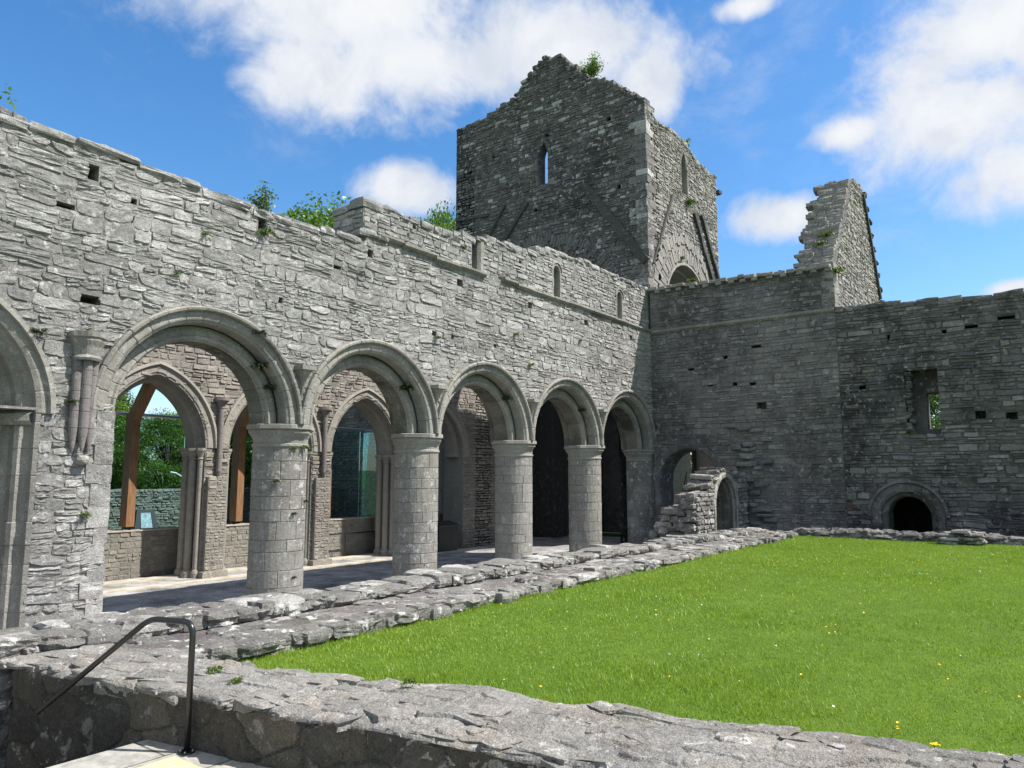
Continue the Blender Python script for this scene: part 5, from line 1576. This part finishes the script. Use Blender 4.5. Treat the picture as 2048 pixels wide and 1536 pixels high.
def shrub(name, label, loc, h, wd, n, leaf, mat, seed, up=1.0, cat='plant', group=None, stems=6):
    r = np.random.RandomState(seed)
    root = thing(name, label, cat, loc, group)
    sm = MB(); lm = MB(); L = np.array(loc)
    for i in range(stems):
        a = r.uniform(0, 6.28); q = wd * r.uniform(0.3, 1.0)
        e = L + np.array([q * math.cos(a), q * math.sin(a), h * r.uniform(0.6, 1.0) * up])
        md = (L + e) / 2 + np.array([0, 0, 0.08 * h])
        tube(sm, [tuple(L), tuple(md), tuple(e)], [0.012 * h + 0.004, 0.008 * h + 0.003, 0.002], 5)
        m_ = n // stems
        t = r.uniform(0.3, 1.05, m_)[:, None]
        P = (1 - t) ** 2 * L + 2 * t * (1 - t) * md + t ** 2 * e + r.normal(0, wd * 0.22, (m_, 3)) * np.array([1, 1, 0.7])
        D = r.normal(0, 1, (m_, 3))
        leaf_quads(lm, P, D, leaf, r)
    lm.build('foliage', mat, root); sm.build('stem', M_BARK, root)
    return root

shrub('wall_shrub', 'feathery young bush growing on the low wall top left of the parapet', (8.12, YS + 0.05, 7.40), 0.62, 0.26, 420, 0.032, M_FERN, 401)
shrub('tower_shrub', 'leafy bush growing on the tower gable right of its peak', (25.1, 14.95, 18.85), 1.02, 0.50, 2200, 0.038, M_LEAF, 402, stems=10)
shrub('tower_shrub', 'small tuft of leaves growing on the south wall top of the tower', (28.9, 12.4, 16.5), 0.55, 0.30, 520, 0.04, M_LEAF, 403)
FERNS = [  # location, size, seed label
    ((8.10, YS - 0.06, 7.10), 0.16, 'green tuft hanging in the slot below the wall top bush'),
    ((8.05, YS - 0.12, 5.12), 0.14, 'dark fern tuft on the hood of the first full arch'),
    ((9.28, YC - 0.56, 3.02), 0.11, 'fern tuft under the capital of the first column, right of centre'),
    ((9.05, YC - 0.55, 3.0), 0.09, 'fern tuft under the capital of the first column, near its centre'),
    ((8.75, YC - 0.42, 2.35), 0.09, 'mossy tuft high on the left side of the first column shaft'),
    ((9.10, YC - 0.53, 1.72), 0.08, 'mossy tuft halfway up the first column shaft'),
    ((9.42, YC - 0.44, 1.95), 0.08, 'mossy tuft on the right edge of the first column shaft'),
    ((9.15, YC - 0.53, 0.50), 0.07, 'small mossy tuft low on the first column shaft'),
    ((14.1, YS + 0.08, 8.35), 0.14, 'yellowish tuft on the parapet left of the broken window jamb'),
    ((12.98, YS - 0.06, 5.78), 0.10, 'small green tuft below a putlog hole above the second column'),
    ((16.9, YS - 0.06, 5.6), 0.12, 'green tuft on the wall above the third column'),
    ((24.75, GY - 0.1, 9.0), 0.26, 'grassy clump at the foot of the gable fragment'),
    ((26.3, GY + 0.5, 10.75), 0.32, 'bright green clump growing on the stepped edge of the gable fragment'),
    ((25.7, GY + 0.6, 10.3), 0.22, 'small green clump lower on the stepped edge of the gable fragment'),
    ((24.5, 10.4, 9.42), 0.22, 'low green growth on the transept coping near the tower'),
    ((28.45, TY0 - 0.08, 13.95), 0.30, 'brownish green clump below the south window of the tower'),
    ((27.6, TY0 - 0.06, 11.35), 0.20, 'small tuft above the south arch of the tower'),
    ((21.2, 9.0, 2.08), 0.18, 'bright green weeds on the ruined screen wall near its arch'),
    ((20.7, 9.35, 1.78), 0.16, 'bright green weeds on the lower step of the ruined screen wall'),
    ((24.55, 3.75, 3.75), 0.15, 'green tuft on the sill of the broken window'),
    ((3.25, 4.95, 0.95), 0.055, 'small green weed on the foreground wall right of the handrail post'),
    ((3.32, 5.35, 0.95), 0.07, 'small green weed on the foreground wall behind the handrail'),
    ((3.95, 3.90, 0.96), 0.06, 'small green weed in a joint of the foreground wall top'),
    ((5.20, YS - 0.06, 1.85), 0.10, 'reddish brown tuft on the western pier below the triple shaft'),
    ((4.88, YS - 0.08, 3.55), 0.12, 'dark mossy tuft left of the triple shaft on the western pier'),
    ((4.35, YS - 0.10, 4.55), 0.13, 'dark green tuft on the hood of the arch at the left border'),
    ((8.30, YS + 0.22, 4.55), 0.20, 'dark moss patch in the right soffit of the first full arch'),
    ((8.52, YS + 0.24, 4.15), 0.16, 'smaller dark moss patch lower in the right soffit of the first full arch'),
    ((12.25, YS + 0.22, 4.50), 0.24, 'dark moss patch in the right soffit of the second full arch'),
    ((16.10, YS + 0.22, 4.58), 0.22, 'dark moss patch in the right soffit of the third full arch'),
    ((20.0, YS + 0.22, 4.55), 0.17, 'dark moss patch in the right soffit of the fourth full arch'),
]
def fern(loc, s, label, i):
    r = np.random.RandomState(500 + i); m_ = MB(); L = np.array(loc)
    fr = 38
    for k_ in range(fr):
        a = r.uniform(0, 6.28); d = np.array([math.cos(a), math.sin(a), r.uniform(0.1, 1.1)]); d /= np.linalg.norm(d)
        ln = s * r.uniform(0.6, 1.3); t = np.linspace(0.0, 1, 9)[:, None]
        P = L + d * t * ln + np.array([0, 0, -0.5 * ln]) * t ** 2 + r.normal(0, s * 0.05, (9, 3))
        leaf_quads(m_, P, np.tile(d, (9, 1)), s * 0.14, r)
        tube(m_, [tuple(L - d * s * 0.05), tuple(P[4]), tuple(P[8])], s * 0.012, 3)
    mat = M_MOSSL if 'dark' in label or 'mossy' in label else M_FERN
    tag(m_.build('wall_plant', mat), label, 'wall plant', 'tufts and weeds growing on the masonry')
for i, (loc, s, lb) in enumerate(FERNS): fern(loc, s, lb, i)
r_ = np.random.RandomState(818)
for i in range(14):
    u = r_.uniform(5.5, 23.5)
    z = r_.uniform(5.6, 7.4) if i % 2 else float(uptop(u) if u > 10.8 else lowtop(u)) + 0.05
    fern((u, YS - 0.04 + (0.25 if i % 2 == 0 else 0), z), r_.uniform(0.05, 0.10), 'tiny green sprig rooted in a joint of the sunlit nave wall', 60 + i)
for i in range(9):
    y = r_.uniform(6.0, 12.0)
    fern((XT + r_.uniform(0.0, 0.4), y, float(ttop(y)) + 0.12), r_.uniform(0.06, 0.12), 'tiny green sprig growing between the coping slabs of the transept wall', 80 + i)
for i in range(8):
    u = r_.uniform(4.5, 20)
    fern((u, 6.24, 0.74 + r_.uniform(0, 0.06)), r_.uniform(0.05, 0.09), 'little weed growing at the foot of the low wall beside the lawn', 95 + i)
dn = thing('dandelion', 'single yellow dandelion leaning by the near wall at the lower right', 'flower', (5.15, 0.80, 0.74))
mb = MB(); tube(mb, [(5.15, 0.80, 0.72), (5.14, 0.79, 0.80), (5.10, 0.77, 0.86)], 0.003, 5); mb.build('stem', M_FERN, dn)
mb = MB(); r_ = np.random.RandomState(7)
for kx in range(40):
    a = r_.uniform(0, 6.28); q = r_.uniform(0.015, 0.032); zz = 0.865 + r_.uniform(-0.004, 0.008)
    mb.add([(5.10, 0.77, 0.86), (5.10 + q * math.cos(a - 0.2), 0.77 + q * math.sin(a - 0.2), zz), (5.10 + q * math.cos(a + 0.2), 0.77 + q * math.sin(a + 0.2), zz)], None, [(0, 1, 2)])
mb.build('petals', M_FLY, dn)
